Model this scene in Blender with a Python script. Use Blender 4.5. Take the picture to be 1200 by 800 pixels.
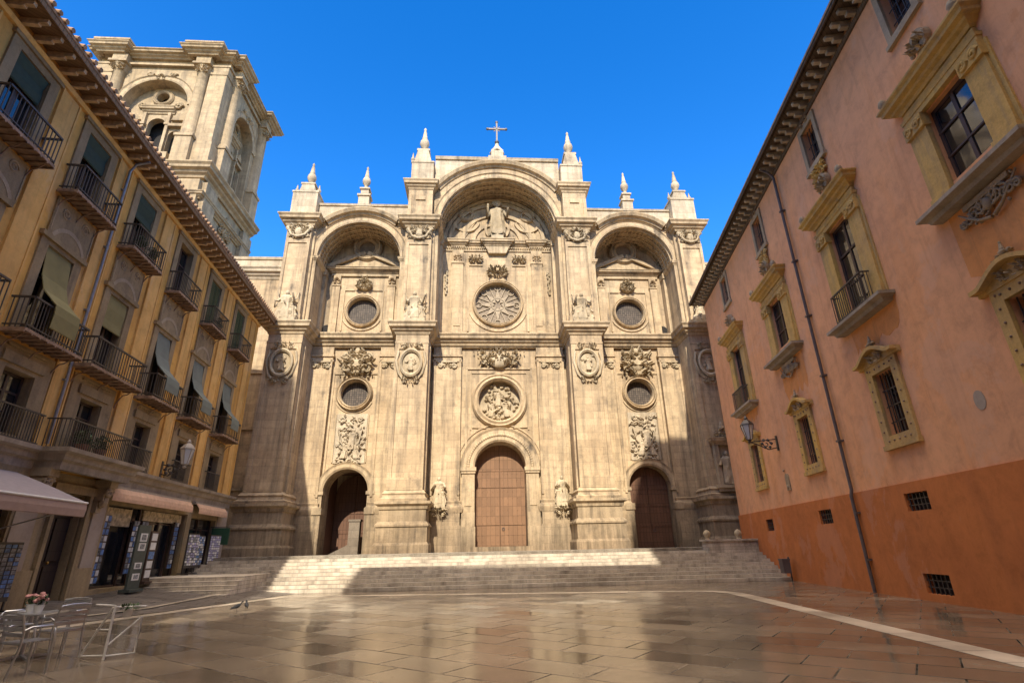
import bpy, math, random
from math import sin, cos, pi, radians, sqrt, atan2
from mathutils import Vector, Matrix
from mathutils.geometry import tessellate_polygon

for o in list(bpy.data.objects):
    bpy.data.objects.remove(o)
S = bpy.context.scene
COL = S.collection
R = random.Random(7)

# ---------------------------------------------------------------- camera
cam_d = bpy.data.cameras.new('camera'); cam = bpy.data.objects.new('camera', cam_d); COL.objects.link(cam)
cam_d.sensor_width = 36; cam_d.sensor_fit = 'HORIZONTAL'; cam_d.lens = 613.76/1200*36
cam_d.clip_start = 0.1; cam_d.clip_end = 3000
rt = Vector((0.99975948, 0.00807868, -0.02038917)); up = Vector((0.02193133, -0.36827403, 0.92945858)); fw = Vector((0, 0.92968219, 0.36836263))
m = Matrix((rt, up, -fw)).transposed().to_4x4(); m.translation = (0, 0, 1.6)
cam.matrix_world = m
S.camera = cam

# ---------------------------------------------------------------- light
SUN_EL, SUN_AZ = radians(36), radians(-2.5)
to_sun = Vector((sin(SUN_AZ)*cos(SUN_EL), -cos(SUN_AZ)*cos(SUN_EL), sin(SUN_EL)))
w = bpy.data.worlds.new('World'); S.world = w; w.use_nodes = True
nt = w.node_tree; nt.nodes.clear()
sky = nt.nodes.new('ShaderNodeTexSky'); sky.sky_type = 'NISHITA'; sky.sun_disc = False
sky.sun_elevation = SUN_EL; sky.sun_rotation = radians(180) ; sky.air_density = 1.0; sky.dust_density = 0.3; sky.ozone_density = 2.5
hs = nt.nodes.new('ShaderNodeHueSaturation'); hs.inputs['Hue'].default_value = 0.51; hs.inputs['Saturation'].default_value = 1.4; hs.inputs['Value'].default_value = 1.0
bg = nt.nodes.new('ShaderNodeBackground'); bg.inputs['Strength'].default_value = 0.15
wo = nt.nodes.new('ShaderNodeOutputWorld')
nt.links.new(sky.outputs[0], hs.inputs['Color'])
# bright warm fill added to the sky overhead to lift the shade
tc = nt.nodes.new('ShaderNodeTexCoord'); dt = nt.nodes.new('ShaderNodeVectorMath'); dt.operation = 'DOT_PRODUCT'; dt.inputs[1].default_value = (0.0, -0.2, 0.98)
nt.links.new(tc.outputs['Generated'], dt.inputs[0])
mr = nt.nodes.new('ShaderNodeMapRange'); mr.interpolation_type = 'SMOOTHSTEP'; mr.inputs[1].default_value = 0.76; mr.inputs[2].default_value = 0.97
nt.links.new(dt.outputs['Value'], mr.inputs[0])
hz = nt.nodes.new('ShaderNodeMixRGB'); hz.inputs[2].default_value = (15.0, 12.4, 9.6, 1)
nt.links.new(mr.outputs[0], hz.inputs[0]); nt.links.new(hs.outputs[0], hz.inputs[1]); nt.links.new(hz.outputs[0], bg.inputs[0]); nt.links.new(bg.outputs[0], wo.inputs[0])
sd = bpy.data.lights.new('sun', 'SUN'); sd.energy = 2.8; sd.angle = radians(0.5); sd.color = (1.0, 0.90, 0.74)
so = bpy.data.objects.new('sun', sd); COL.objects.link(so); so.rotation_euler = to_sun.to_track_quat('Z', 'Y').to_euler()
S.view_settings.view_transform = 'Standard'; S.view_settings.look = 'None'; S.view_settings.gamma = 1
S.view_settings.exposure = 1.33

# ---------------------------------------------------------------- helpers
class MB:
    def __init__(s): s.v = []; s.f = []; s.sm = []
    def add(s, vs, fs, smooth=False):
        b = len(s.v); s.v += [tuple(p) for p in vs]
        for f in fs: s.f.append(tuple(i+b for i in f)); s.sm.append(smooth)
        return s
    def box(s, x0, x1, y0, y1, z0, z1):
        return s.add([(x0,y0,z0),(x1,y0,z0),(x1,y1,z0),(x0,y1,z0),(x0,y0,z1),(x1,y0,z1),(x1,y1,z1),(x0,y1,z1)],
            [(0,3,2,1),(4,5,6,7),(0,1,5,4),(1,2,6,5),(2,3,7,6),(3,0,4,7)])
    def bar(s, a, b, wd, ht=None):      # square bar from a to b
        a, b = Vector(a), Vector(b); d = (b-a).normalized(); ht = ht or wd
        r = Vector((0,0,1)) if abs(d.z) < .9 else Vector((1,0,0))
        u = d.cross(r).normalized(); v = u.cross(d)
        vs = []
        for p in (a, b):
            for i, j in ((-1,-1),(1,-1),(1,1),(-1,1)): vs.append(p+u*i*wd/2+v*j*ht/2)
        return s.add(vs, [(0,1,2,3),(7,6,5,4),(0,4,5,1),(1,5,6,2),(2,6,7,3),(3,7,4,0)])
    def poly(s, pts, y0, y1, holes=()):   # polygon in the xz plane extruded from y0 (front) to y1
        loops = [list(pts)]+[list(h) for h in holes]
        tri = tessellate_polygon([[Vector((p[0],p[1],0)) for p in l] for l in loops])
        flat = [p for l in loops for p in l]; n = len(flat)
        s.add([(p[0],y0,p[1]) for p in flat]+[(p[0],y1,p[1]) for p in flat],
              [tuple(t) for t in tri]+[tuple(i+n for i in reversed(t)) for t in tri])
        for l in loops:
            k = len(l)
            s.add([(p[0],y0,p[1]) for p in l]+[(p[0],y1,p[1]) for p in l], [(i,(i+1)%k,(i+1)%k+k,i+k) for i in range(k)])
        return s
    def sweep(s, path, prof, closed=False):  # prof [(out,z)] closed loop along a plan path, outward = right side
        P = [Vector((p[0],p[1])) for p in path]; n = len(P); k = len(prof); vs = []
        for i in range(n):
            if closed: a, b, c = P[i-1], P[i], P[(i+1)%n]
            else: a, b, c = P[max(i-1,0)], P[i], P[min(i+1,n-1)]
            d1 = (b-a).normalized() if (b-a).length > 1e-9 else (c-b).normalized()
            d2 = (c-b).normalized() if (c-b).length > 1e-9 else d1
            n1 = Vector((d1.y,-d1.x)); n2 = Vector((d2.y,-d2.x)); mm = (n1+n2)
            mm = mm/max(.3, 1+n1.dot(n2))
            for o, z in prof: vs.append((b.x+mm.x*o, b.y+mm.y*o, z))
        fs = []
        for i in range(n if closed else n-1):
            j = (i+1) % n
            for q in range(k): fs.append((i*k+q, j*k+q, j*k+(q+1)%k, i*k+(q+1)%k))
        if not closed: fs += [tuple(range(k-1,-1,-1)), tuple((n-1)*k+q for q in range(k))]
        return s.add(vs, fs)
    def arch(s, cx, cz, prof, t0=0, t1=pi, n=36, closed=False, sx=1.0, sz=1.0):  # prof [(r,y)] closed loop swept round an arc
        k = len(prof); vs = []; st = n if closed else n+1
        for i in range(st):
            t = t0+(t1-t0)*i/n
            for r, y in prof: vs.append((cx+cos(t)*r*sx, y, cz+sin(t)*r*sz))
        fs = []
        for i in range(n):
            j = (i+1) % st
            for q in range(k): fs.append((i*k+q, j*k+q, j*k+(q+1)%k, i*k+(q+1)%k))
        if not closed: fs += [tuple(range(k)), tuple(n*k+q for q in range(k-1,-1,-1))]
        return s.add(vs, fs)
    def disc(s, cx, cz, r, y, n=36, th=.03):
        return s.poly([(cx+cos(2*pi*i/n)*r, cz+sin(2*pi*i/n)*r) for i in range(n)], y, y+th)
    def lathe(s, cx, cy, prof, n=16, smooth=True, cap=True):
        vs = []; k = len(prof)
        for r, z in prof:
            for i in range(n): vs.append((cx+cos(2*pi*i/n)*r, cy+sin(2*pi*i/n)*r, z))
        s.add(vs, [(j*n+i, j*n+(i+1)%n, (j+1)*n+(i+1)%n, (j+1)*n+i) for j in range(k-1) for i in range(n)], smooth)
        if cap: s.add([(cx+cos(2*pi*i/n)*prof[q][0], cy+sin(2*pi*i/n)*prof[q][0], prof[q][1]) for q in (0,-1) for i in range(n)], [tuple(range(n-1,-1,-1)), tuple(range(n,2*n))])
        return s
    def ell(s, c, r, n=8, jit=0.0, rot=0.0):
        vs = []; m_ = n//2+1
        for j in range(m_+1):
            a = -pi/2+pi*j/m_
            for i in range(n):
                t = 2*pi*i/n; q = 1+R.uniform(-jit, jit)
                x, y, z = cos(a)*cos(t)*r[0]*q, cos(a)*sin(t)*r[1]*q, sin(a)*r[2]*q
                if rot: x, z = x*cos(rot)-z*sin(rot), x*sin(rot)+z*cos(rot)
                vs.append((c[0]+x, c[1]+y, c[2]+z))
        return s.add(vs, [(j*n+i, j*n+(i+1)%n, (j+1)*n+(i+1)%n, (j+1)*n+i) for j in range(m_) for i in range(n)], jit < .1)
    def tube(s, pts, r, n=6, taper=None):
        P = [Vector(p) for p in pts]; vs = []; k = len(P)
        for i, p in enumerate(P):
            d = (P[min(i+1,k-1)]-P[max(i-1,0)]).normalized()
            a = Vector((0,0,1)) if abs(d.z) < .9 else Vector((0,1,0))
            u = d.cross(a).normalized(); v = u.cross(d); rr = r if taper is None else r+(taper-r)*i/(k-1)
            for q in range(n): vs.append(p+u*cos(2*pi*q/n)*rr+v*sin(2*pi*q/n)*rr)
        s.add(vs, [(i*n+q, i*n+(q+1)%n, (i+1)*n+(q+1)%n, (i+1)*n+q) for i in range(k-1) for q in range(n)], True)
        return s.add([vs[q] for q in range(n)]+[vs[(k-1)*n+q] for q in range(n)], [tuple(range(n-1,-1,-1)), tuple(range(n,2*n))])
    def sheet(s, prof, x0, x1, th=.02):     # prof [(y,z)] extruded over x, given a thickness
        k = len(prof); vs = []
        for x in (x0, x1):
            for y, z in prof: vs.append((x,y,z))
            for y, z in prof: vs.append((x,y+th*.6,z-th*.8))
        K = 2*k; fs = []
        for i in range(k-1):
            fs += [(i,i+1,K+i+1,K+i),(k+i,K+k+i,K+k+i+1,k+i+1),(i,k+i,k+i+1,i+1),(K+i,K+i+1,K+k+i+1,K+k+i)]
        fs += [(0,K,K+k,k),(k-1,2*k-1,K+2*k-1,K+k-1)]
        return s.add(vs, fs, False)
    def pieces(s):
        n = len(s.v); par = list(range(n))
        def find(i):
            while par[i] != i: par[i] = par[par[i]]; i = par[i]
            return i
        for f in s.f:
            a = find(f[0])
            for i in f[1:]:
                b = find(i)
                if a != b: par[b] = a
        isl = {}
        for i in range(n): isl.setdefault(find(i), []).append(i)
        roots = list(isl); bx = []
        for r in roots:
            q = [s.v[i] for i in isl[r]]; lo = [min(p[k] for p in q) for k in range(3)]; hi = [max(p[k] for p in q) for k in range(3)]; bx.append((lo, hi, max(hi[k]-lo[k] for k in range(3))))
        k = len(roots); g = list(range(k))
        def fg(i):
            while g[i] != i: g[i] = g[g[i]]; i = g[i]
            return i
        for i in range(k):
            for j in range(i+1, k):
                a, b = fg(i), fg(j)
                if a == b: continue
                d = sum(max(0, bx[i][0][q]-bx[j][1][q], bx[j][0][q]-bx[i][1][q])**2 for q in range(3))
                if d <= max(.02, .48*max(bx[i][2], bx[j][2]))**2: g[b] = a
        if len({fg(i) for i in range(k)}) == 1: return [s]
        gi = {r: fg(i) for i, r in enumerate(roots)}; out = {}
        for f, sm in zip(s.f, s.sm): out.setdefault(gi[find(f[0])], []).append((f, sm))
        res = []
        for fs in out.values():
            m_ = MB(); idx = {}
            for f, sm in fs:
                for i in f:
                    if i not in idx: idx[i] = len(m_.v); m_.v.append(s.v[i])
                m_.f.append(tuple(idx[i] for i in f)); m_.sm.append(sm)
            res.append(m_)
        return sorted(res, key=lambda q: -len(q.v))
    def build(s, name, mat, parent=None, loc=None, split=True):
        if split and len(s.v) < 9000:
            ps = s.pieces()
            if len(ps) > 1:
                os_ = [p.build(name, mat, parent, loc, False) for p in ps]
                return os_[0]
        me = bpy.data.meshes.new(name); me.from_pydata(s.v, [], s.f)
        me.polygons.foreach_set('use_smooth', s.sm); me.materials.append(mat); me.update()
        o = bpy.data.objects.new(name, me); COL.objects.link(o)
        if parent: o.parent = parent
        if loc: o.location = loc
        return o

def thing(name, label, cat, loc=(0,0,0), rz=0, group=None):
    o = bpy.data.objects.new(name, None); COL.objects.link(o); o.empty_display_size = .3
    o.location = loc; o.rotation_euler = (0,0,rz); o['label'] = label; o['category'] = cat
    if group: o['group'] = group
    return o
def tag(o, label, cat, group=None):
    o['label'] = label; o['category'] = cat
    if group: o['group'] = group
    return o
def dup(root, loc, rz=0, label=None):
    r = root.copy(); COL.objects.link(r); r.location = loc; r.rotation_euler = (0,0,rz)
    if label: r['label'] = label
    for ch in list(root.children):
        c = ch.copy(); COL.objects.link(c); c.parent = r
        for g in ch.children:
            d = g.copy(); COL.objects.link(d); d.parent = c
    return r

# ---------------------------------------------------------------- materials
class NT:
    def __init__(s, name):
        s.m = bpy.data.materials.new(name); s.m.use_nodes = True; s.t = s.m.node_tree; s.t.nodes.clear()
        s.out = s.t.nodes.new('ShaderNodeOutputMaterial'); s.b = s.t.nodes.new('ShaderNodeBsdfPrincipled'); s.t.links.new(s.b.outputs[0], s.out.inputs[0])
    def n(s, kind, **kw):
        x = s.t.nodes.new('ShaderNode'+kind)
        for k, v in kw.items(): setattr(x, k, v)
        return x
    def l(s, a, b): s.t.links.new(a, b)
    def coord(s, scale=(1,1,1), rot=(0,0,0), wallmap=False):
        c = s.n('TexCoord'); o = c.outputs['Object']
        if wallmap:
            sp = s.n('SeparateXYZ'); s.l(o, sp.inputs[0]); ad = s.n('Math', operation='ADD'); s.l(sp.outputs[0], ad.inputs[0]); s.l(sp.outputs[1], ad.inputs[1])
            cb = s.n('CombineXYZ'); s.l(ad.outputs[0], cb.inputs[0]); s.l(sp.outputs[2], cb.inputs[1]); o = cb.outputs[0]
        mp = s.n('Mapping'); mp.inputs['Scale'].default_value = scale; mp.inputs['Rotation'].default_value = rot; s.l(o, mp.inputs[0])
        return mp.outputs[0]
    def noise(s, co, sc, det=4, rough=.55, dist=0):
        x = s.n('TexNoise'); x.inputs['Scale'].default_value = sc; x.inputs['Detail'].default_value = det; x.inputs['Roughness'].default_value = rough; x.inputs['Distortion'].default_value = dist
        s.l(co, x.inputs['Vector']); return x.outputs['Fac']
    def ramp(s, fac, stops):
        x = s.n('ValToRGB'); e = x.color_ramp.elements
        while len(e) < len(stops): e.new(.5)
        for q, (p, c) in zip(e, stops): q.position = p; q.color = (c, c, c, 1) if not hasattr(c, '__len__') else (*c, 1)
        s.l(fac, x.inputs[0]); return x.outputs[0]
    def mix(s, fac, a, b, mode='MIX'):
        x = s.n('MixRGB', blend_type=mode)
        for i, v in ((0, fac), (1, a), (2, b)):
            if isinstance(v, (int, float)): x.inputs[i].default_value = v if i == 0 else (v, v, v, 1)
            elif isinstance(v, tuple): x.inputs[i].default_value = (*v, 1)
            else: s.l(v, x.inputs[i])
        return x.outputs[0]
    def bump(s, h, st, dist=.02, prev=None):
        x = s.n('Bump'); x.inputs['Strength'].default_value = st; x.inputs['Distance'].default_value = dist; s.l(h, x.inputs['Height'])
        if prev: s.l(prev, x.inputs['Normal'])
        return x.outputs[0]

def simple(name, c, rough=.6, metal=0, var=.15, sc=6, bump=0, spec=.5):
    q = NT(name); co = q.coord(); f = q.noise(co, sc)
    k = q.ramp(f, [(.3, 1-var), (.7, 1+var)])
    q.l(q.mix(1.0, c, k, 'MULTIPLY'), q.b.inputs['Base Color']); q.b.inputs['Roughness'].default_value = rough; q.b.inputs['Metallic'].default_value = metal
    q.b.inputs['Specular IOR Level'].default_value = spec
    if bump: q.l(q.bump(q.noise(co, sc*4), bump, .02), q.b.inputs['Normal'])
    return q.m

def stone(name, c1, c2, block=(.95,.48), mortar=.35, grime=(.095,.078,.06), gr_amt=.62, low=None, bump=.35):
    q = NT(name); co = q.coord(); wm = q.coord(wallmap=True)
    br = q.n('TexBrick'); br.inputs['Scale'].default_value = 1; br.inputs['Brick Width'].default_value = block[0]; br.inputs['Row Height'].default_value = block[1]
    br.inputs['Mortar Size'].default_value = .012; br.inputs['Mortar Smooth'].default_value = .4; br.inputs['Bias'].default_value = 0
    br.inputs['Color1'].default_value = (1.1,1.08,1.04,1); br.inputs['Color2'].default_value = (.86,.84,.81,1); br.inputs['Mortar'].default_value = (1-mortar,)*3+(1,)
    q.l(wm, br.inputs['Vector'])
    base = q.mix(q.ramp(q.noise(co, .35, 5), [(.35,0.0),(.65,1.0)]), c1, c2)
    base = q.mix(.85, base, br.outputs['Color'], 'MULTIPLY')
    base = q.mix(.7, base, q.ramp(q.noise(co, 2.6, 10, .75), [(.28,.62),(.5,1.0),(.72,1.2)]), 'MULTIPLY')
    base = q.mix(.5, base, q.ramp(q.noise(co, 14, 6, .75), [(.3,.7),(.6,1.1)]), 'MULTIPLY')
    st = q.ramp(q.noise(q.coord(scale=(1.6,1.6,.12)), 1.4, 6, .65), [(.46,0),(.68,1)])      # vertical run-off streaks
    pt = q.ramp(q.noise(co, .8, 6, .65), [(.55,0),(.75,1)])
    g = q.mix(1.0, st, pt, 'ADD'); g = q.mix(1.0, g, gr_amt, 'MULTIPLY')
    base = q.mix(g, base, grime)
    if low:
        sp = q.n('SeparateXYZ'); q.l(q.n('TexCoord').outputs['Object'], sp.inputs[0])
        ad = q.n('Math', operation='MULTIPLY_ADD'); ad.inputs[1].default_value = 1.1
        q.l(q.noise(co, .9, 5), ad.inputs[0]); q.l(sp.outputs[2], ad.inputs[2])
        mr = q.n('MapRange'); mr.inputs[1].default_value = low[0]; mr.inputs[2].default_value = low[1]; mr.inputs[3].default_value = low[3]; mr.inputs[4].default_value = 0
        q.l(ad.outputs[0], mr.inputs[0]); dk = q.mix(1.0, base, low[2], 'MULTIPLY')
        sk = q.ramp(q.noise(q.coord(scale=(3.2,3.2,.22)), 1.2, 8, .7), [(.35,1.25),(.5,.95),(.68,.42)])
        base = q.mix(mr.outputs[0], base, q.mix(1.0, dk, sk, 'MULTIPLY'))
    q.l(base, q.b.inputs['Base Color']); q.b.inputs['Roughness'].default_value = .85; q.b.inputs['Specular IOR Level'].default_value = .25
    n1 = q.bump(br.outputs['Fac'], -.5, .012); n1.node.invert = True; n1.node.inputs['Strength'].default_value = .4
    q.l(q.bump(q.noise(co, 9, 8, .7), bump, .03, n1), q.b.inputs['Normal'])
    return q.m

M = {}
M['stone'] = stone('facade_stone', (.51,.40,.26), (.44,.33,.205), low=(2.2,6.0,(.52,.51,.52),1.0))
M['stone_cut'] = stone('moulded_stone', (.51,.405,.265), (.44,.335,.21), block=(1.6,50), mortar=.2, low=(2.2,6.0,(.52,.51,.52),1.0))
M['pale'] = stone('pale_stone', (.51,.44,.33), (.44,.365,.26), block=(1.2,.6), gr_amt=.45)
M['relief'] = stone('carved_stone', (.52,.44,.31), (.36,.285,.18), block=(9,9), mortar=0, gr_amt=.4)
M['tower'] = stone('tower_stone', (.43,.335,.215), (.35,.265,.16), gr_amt=.45)
M['step'] = stone('step_stone', (.60,.54,.45), (.46,.40,.32), block=(1.4,.15), mortar=.45, gr_amt=.5, bump=.6)
M['dark_stone'] = stone('grey_stone', (.25,.21,.165), (.19,.155,.12), block=(.9,.5), gr_amt=.4)
M['stucco_grey'] = stone('grey_stucco', (.37,.285,.165), (.27,.20,.11), block=(30,30), mortar=0, gr_amt=.45)
M['trim'] = stone('ochre_trim', (.66,.43,.12), (.54,.36,.14), block=(30,30), mortar=0, grime=(.22,.19,.15), gr_amt=.5)
M['trim_pale'] = stone('pale_trim', (.45,.36,.24), (.36,.28,.18), block=(30,30), mortar=0, grime=(.2,.16,.12), gr_amt=.4)
M['sill'] = stone('sill_stone', (.42,.36,.28), (.32,.27,.21), block=(30,30), mortar=0, gr_amt=.4)

def plaster(name, c1, c2, c3, sc=.28, bump=.12, streak=.55):
    q = NT(name); co = q.coord()
    b = q.mix(q.ramp(q.noise(co, sc, 6, .6, .6), [(.38,0),(.62,1)]), c1, c2)
    b = q.mix(q.ramp(q.noise(q.coord(scale=(1,1,.25)), .55, 7, .7), [(.5,0),(.75,.75)]), b, c3)
    b = q.mix(.75, b, q.ramp(q.noise(co, 1.7, 12, .78, .4), [(.25,.62),(.5,1.0),(.75,1.22)]), 'MULTIPLY'); b = q.mix(q.ramp(q.noise(q.coord(scale=(2.2,2.2,.1)), 1.3, 7, .7), [(.52,0),(.74,streak)]), b, tuple(x*.55 for x in c3))
    pa = q.ramp(q.noise(q.coord(scale=(1,1,.7)), .42, 9, .68, .3), [(.565,0),(.59,.35)]); b = q.mix(pa, b, tuple(min(.8,x*.72+.13) for x in c1))
    pb = q.ramp(q.noise(q.coord(scale=(1.3,1.3,.9)), .8, 10, .72), [(.63,0),(.655,.4)]); b = q.mix(pb, b, tuple(x*.8 for x in c3))
    q.l(b, q.b.inputs['Base Color']); q.b.inputs['Roughness'].default_value = .9; q.b.inputs['Specular IOR Level'].default_value = .2
    q.l(q.bump(q.noise(co, 5, 8, .65), bump, .04), q.b.inputs['Normal'])
    return q.m
M['ochre'] = plaster('ochre_plaster', (.72,.41,.105), (.61,.335,.09), (.42,.265,.11), .5)
M['ochre_light'] = plaster('ochre_band', (.76,.47,.16), (.67,.39,.12), (.46,.27,.11), .6)
M['salmon'] = plaster('salmon_plaster', (.78,.405,.205), (.69,.365,.20), (.74,.33,.125), .22, .12, .4)
M['salmon_patch'] = plaster('orange_plaster', (.72,.31,.10), (.66,.29,.10), (.72,.37,.17), .6)
M['rust'] = plaster('rust_plaster', (.57,.20,.062), (.50,.17,.055), (.38,.14,.055), .3, .1, .12)
M['cream'] = plaster('cream_plaster', (.42,.34,.26), (.36,.29,.22), (.28,.22,.17), .5)
M['blockwall'] = plaster('beige_plaster', (.40,.30,.2), (.35,.27,.18), (.3,.22,.15), .3)

def wood(name, c1, c2, pw=.22, rough=.6):
    q = NT(name); wm = q.coord(wallmap=True)
    br = q.n('TexBrick'); br.offset = 0; br.inputs['Scale'].default_value = 1; br.inputs['Brick Width'].default_value = pw; br.inputs['Row Height'].default_value = .62
    br.inputs['Mortar Size'].default_value = .012; br.inputs['Color1'].default_value = (1.1,1.1,1.1,1); br.inputs['Color2'].default_value = (.8,.8,.8,1); br.inputs['Mortar'].default_value = (.4,.4,.4,1); q.l(wm, br.inputs['Vector'])
    b = q.mix(q.noise(q.coord(scale=(14,14,.8)), 1.5, 6, .7), c1, c2); b = q.mix(.8, b, br.outputs['Color'], 'MULTIPLY')
    q.l(b, q.b.inputs['Base Color']); q.b.inputs['Roughness'].default_value = rough
    q.l(q.bump(br.outputs['Fac'], .4, .01), q.b.inputs['Normal']); q.b.inputs['Specular IOR Level'].default_value = .3
    return q.m
M['door'] = wood('weathered_door_wood', (.27,.15,.078), (.17,.092,.048), .30)
M['door_dark'] = wood('dark_door_wood', (.16,.08,.045), (.10,.05,.03))
M['door_street'] = wood('street_door_wood', (.045,.028,.022), (.03,.02,.016))
M['eave'] = wood('eave_wood', (.30,.185,.10), (.18,.11,.06), .18, .8)
M['eave_dark'] = wood('dark_eave_wood', (.14,.10,.07), (.09,.065,.045), .18, .8)
M['rafter'] = simple('rafter_wood', (.55,.40,.25), .8, var=.3)
M['corbel'] = simple('corbel_stone', (.42,.36,.28), .85, var=.35, sc=3)
M['frame'] = simple('window_frame_wood', (.06,.035,.025), .5)
M['frame_light'] = simple('pale_frame', (.35,.30,.24), .6)
M['iron'] = simple('wrought_iron', (.075,.066,.06), .5, .4)
M['rust_iron'] = simple('rusted_iron', (.27,.18,.12), .7, .2, var=.4)
M['shutter'] = simple('green_shutter', (.018,.06,.032), .5)
M['blind_green'] = simple('dark_green_blind', (.03,.055,.035), .8)
M['blind_khaki'] = simple('khaki_blind', (.22,.19,.075), .9, var=.12, sc=2)
M['blind_grey'] = simple('grey_green_blind', (.17,.19,.155), .9, var=.12, sc=2)
M['dark'] = simple('dark_interior', (.018,.015,.013), .9)
M['brown_int'] = simple('brown_interior', (.10,.045,.025), .8)
M['pipe'] = simple('zinc_pipe', (.26,.27,.30), .45, .5)
M['pipe_dark'] = simple('dark_pipe', (.12,.10,.10), .5, .3)
M['alu'] = simple('brushed_aluminium', (.50,.51,.53), .33, .8, var=.08)
M['white'] = simple('white_paint', (.62,.61,.60), .5, var=.08)
M['awning'] = simple('mauve_awning', (.27,.235,.25), .9, var=.08)
M['valance'] = simple('pink_valance', (.38,.27,.22), .9, var=.08)
M['awning_tan'] = simple('tan_awning', (.60,.39,.26), .9, var=.12)
M['board'] = simple('green_grey_board', (.055,.07,.06), .6)
M['paper'] = simple('white_print', (.62,.62,.60), .5)
M['blue_print'] = simple('blue_print', (.10,.20,.42), .5, var=.6, sc=9)
M['photo_print'] = simple('photo_print', (.18,.19,.2), .5, var=.9, sc=12)
M['lilac_print'] = simple('lilac_print', (.30,.29,.42), .5, var=.7, sc=14)
M['warm_print'] = simple('warm_print', (.42,.33,.2), .6, var=.6, sc=7)
M['goods'] = simple('shop_goods', (.30,.12,.04), .6, var=.9, sc=9)
M['tracery'] = simple('tracery_stone', (.33,.265,.18), .8, var=.3)
M['leaf'] = simple('leaf', (.05,.09,.03), .7, var=.4)
M['flower'] = simple('flower', (.5,.25,.24), .7, var=.3)
M['terra'] = simple('terracotta', (.28,.13,.08), .8)
M['tile'] = simple('roof_tile', (.30,.19,.115), .9, var=.4, sc=5)
M['gold'] = simple('brass', (.45,.27,.06), .35, .8)
M['rose_glass'] = simple('grey_lattice_glass', (.24,.19,.135), .6, var=.35, sc=5, spec=.1)
def glass(name, c, r=.06):
    q = NT(name); q.b.inputs['Base Color'].default_value = (*c,1); q.b.inputs['Roughness'].default_value = r; q.b.inputs['IOR'].default_value = 1.9
    q.l(q.bump(q.noise(q.coord(), 1.1, 2), .08, .05), q.b.inputs['Normal']); return q.m
M['glass'] = glass('window_glass', (.012,.014,.018))
M['lead'] = None
def leaded():
    q = NT('leaded_glass'); wm = q.coord(wallmap=True)
    br = q.n('TexBrick'); br.offset = 0; br.inputs['Brick Width'].default_value = .16; br.inputs['Row Height'].default_value = .16; br.inputs['Scale'].default_value = 1
    br.inputs['Mortar Size'].default_value = .018; br.inputs['Color1'].default_value = (.15,.12,.095,1); br.inputs['Color2'].default_value = (.085,.07,.058,1); br.inputs['Mortar'].default_value = (.04,.035,.03,1)
    q.l(wm, br.inputs['Vector']); q.l(br.outputs['Color'], q.b.inputs['Base Color']); q.b.inputs['Roughness'].default_value = .55; q.b.inputs['Specular IOR Level'].default_value = .12
    return q.m
M['lead'] = leaded()
def lamp_glass():
    q = NT('lantern_glass'); q.b.inputs['Base Color'].default_value = (.75,.77,.78,1); q.b.inputs['Roughness'].default_value = .2; q.b.inputs['Transmission Weight'].default_value = .35; return q.m
M['lantern'] = lamp_glass()

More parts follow.
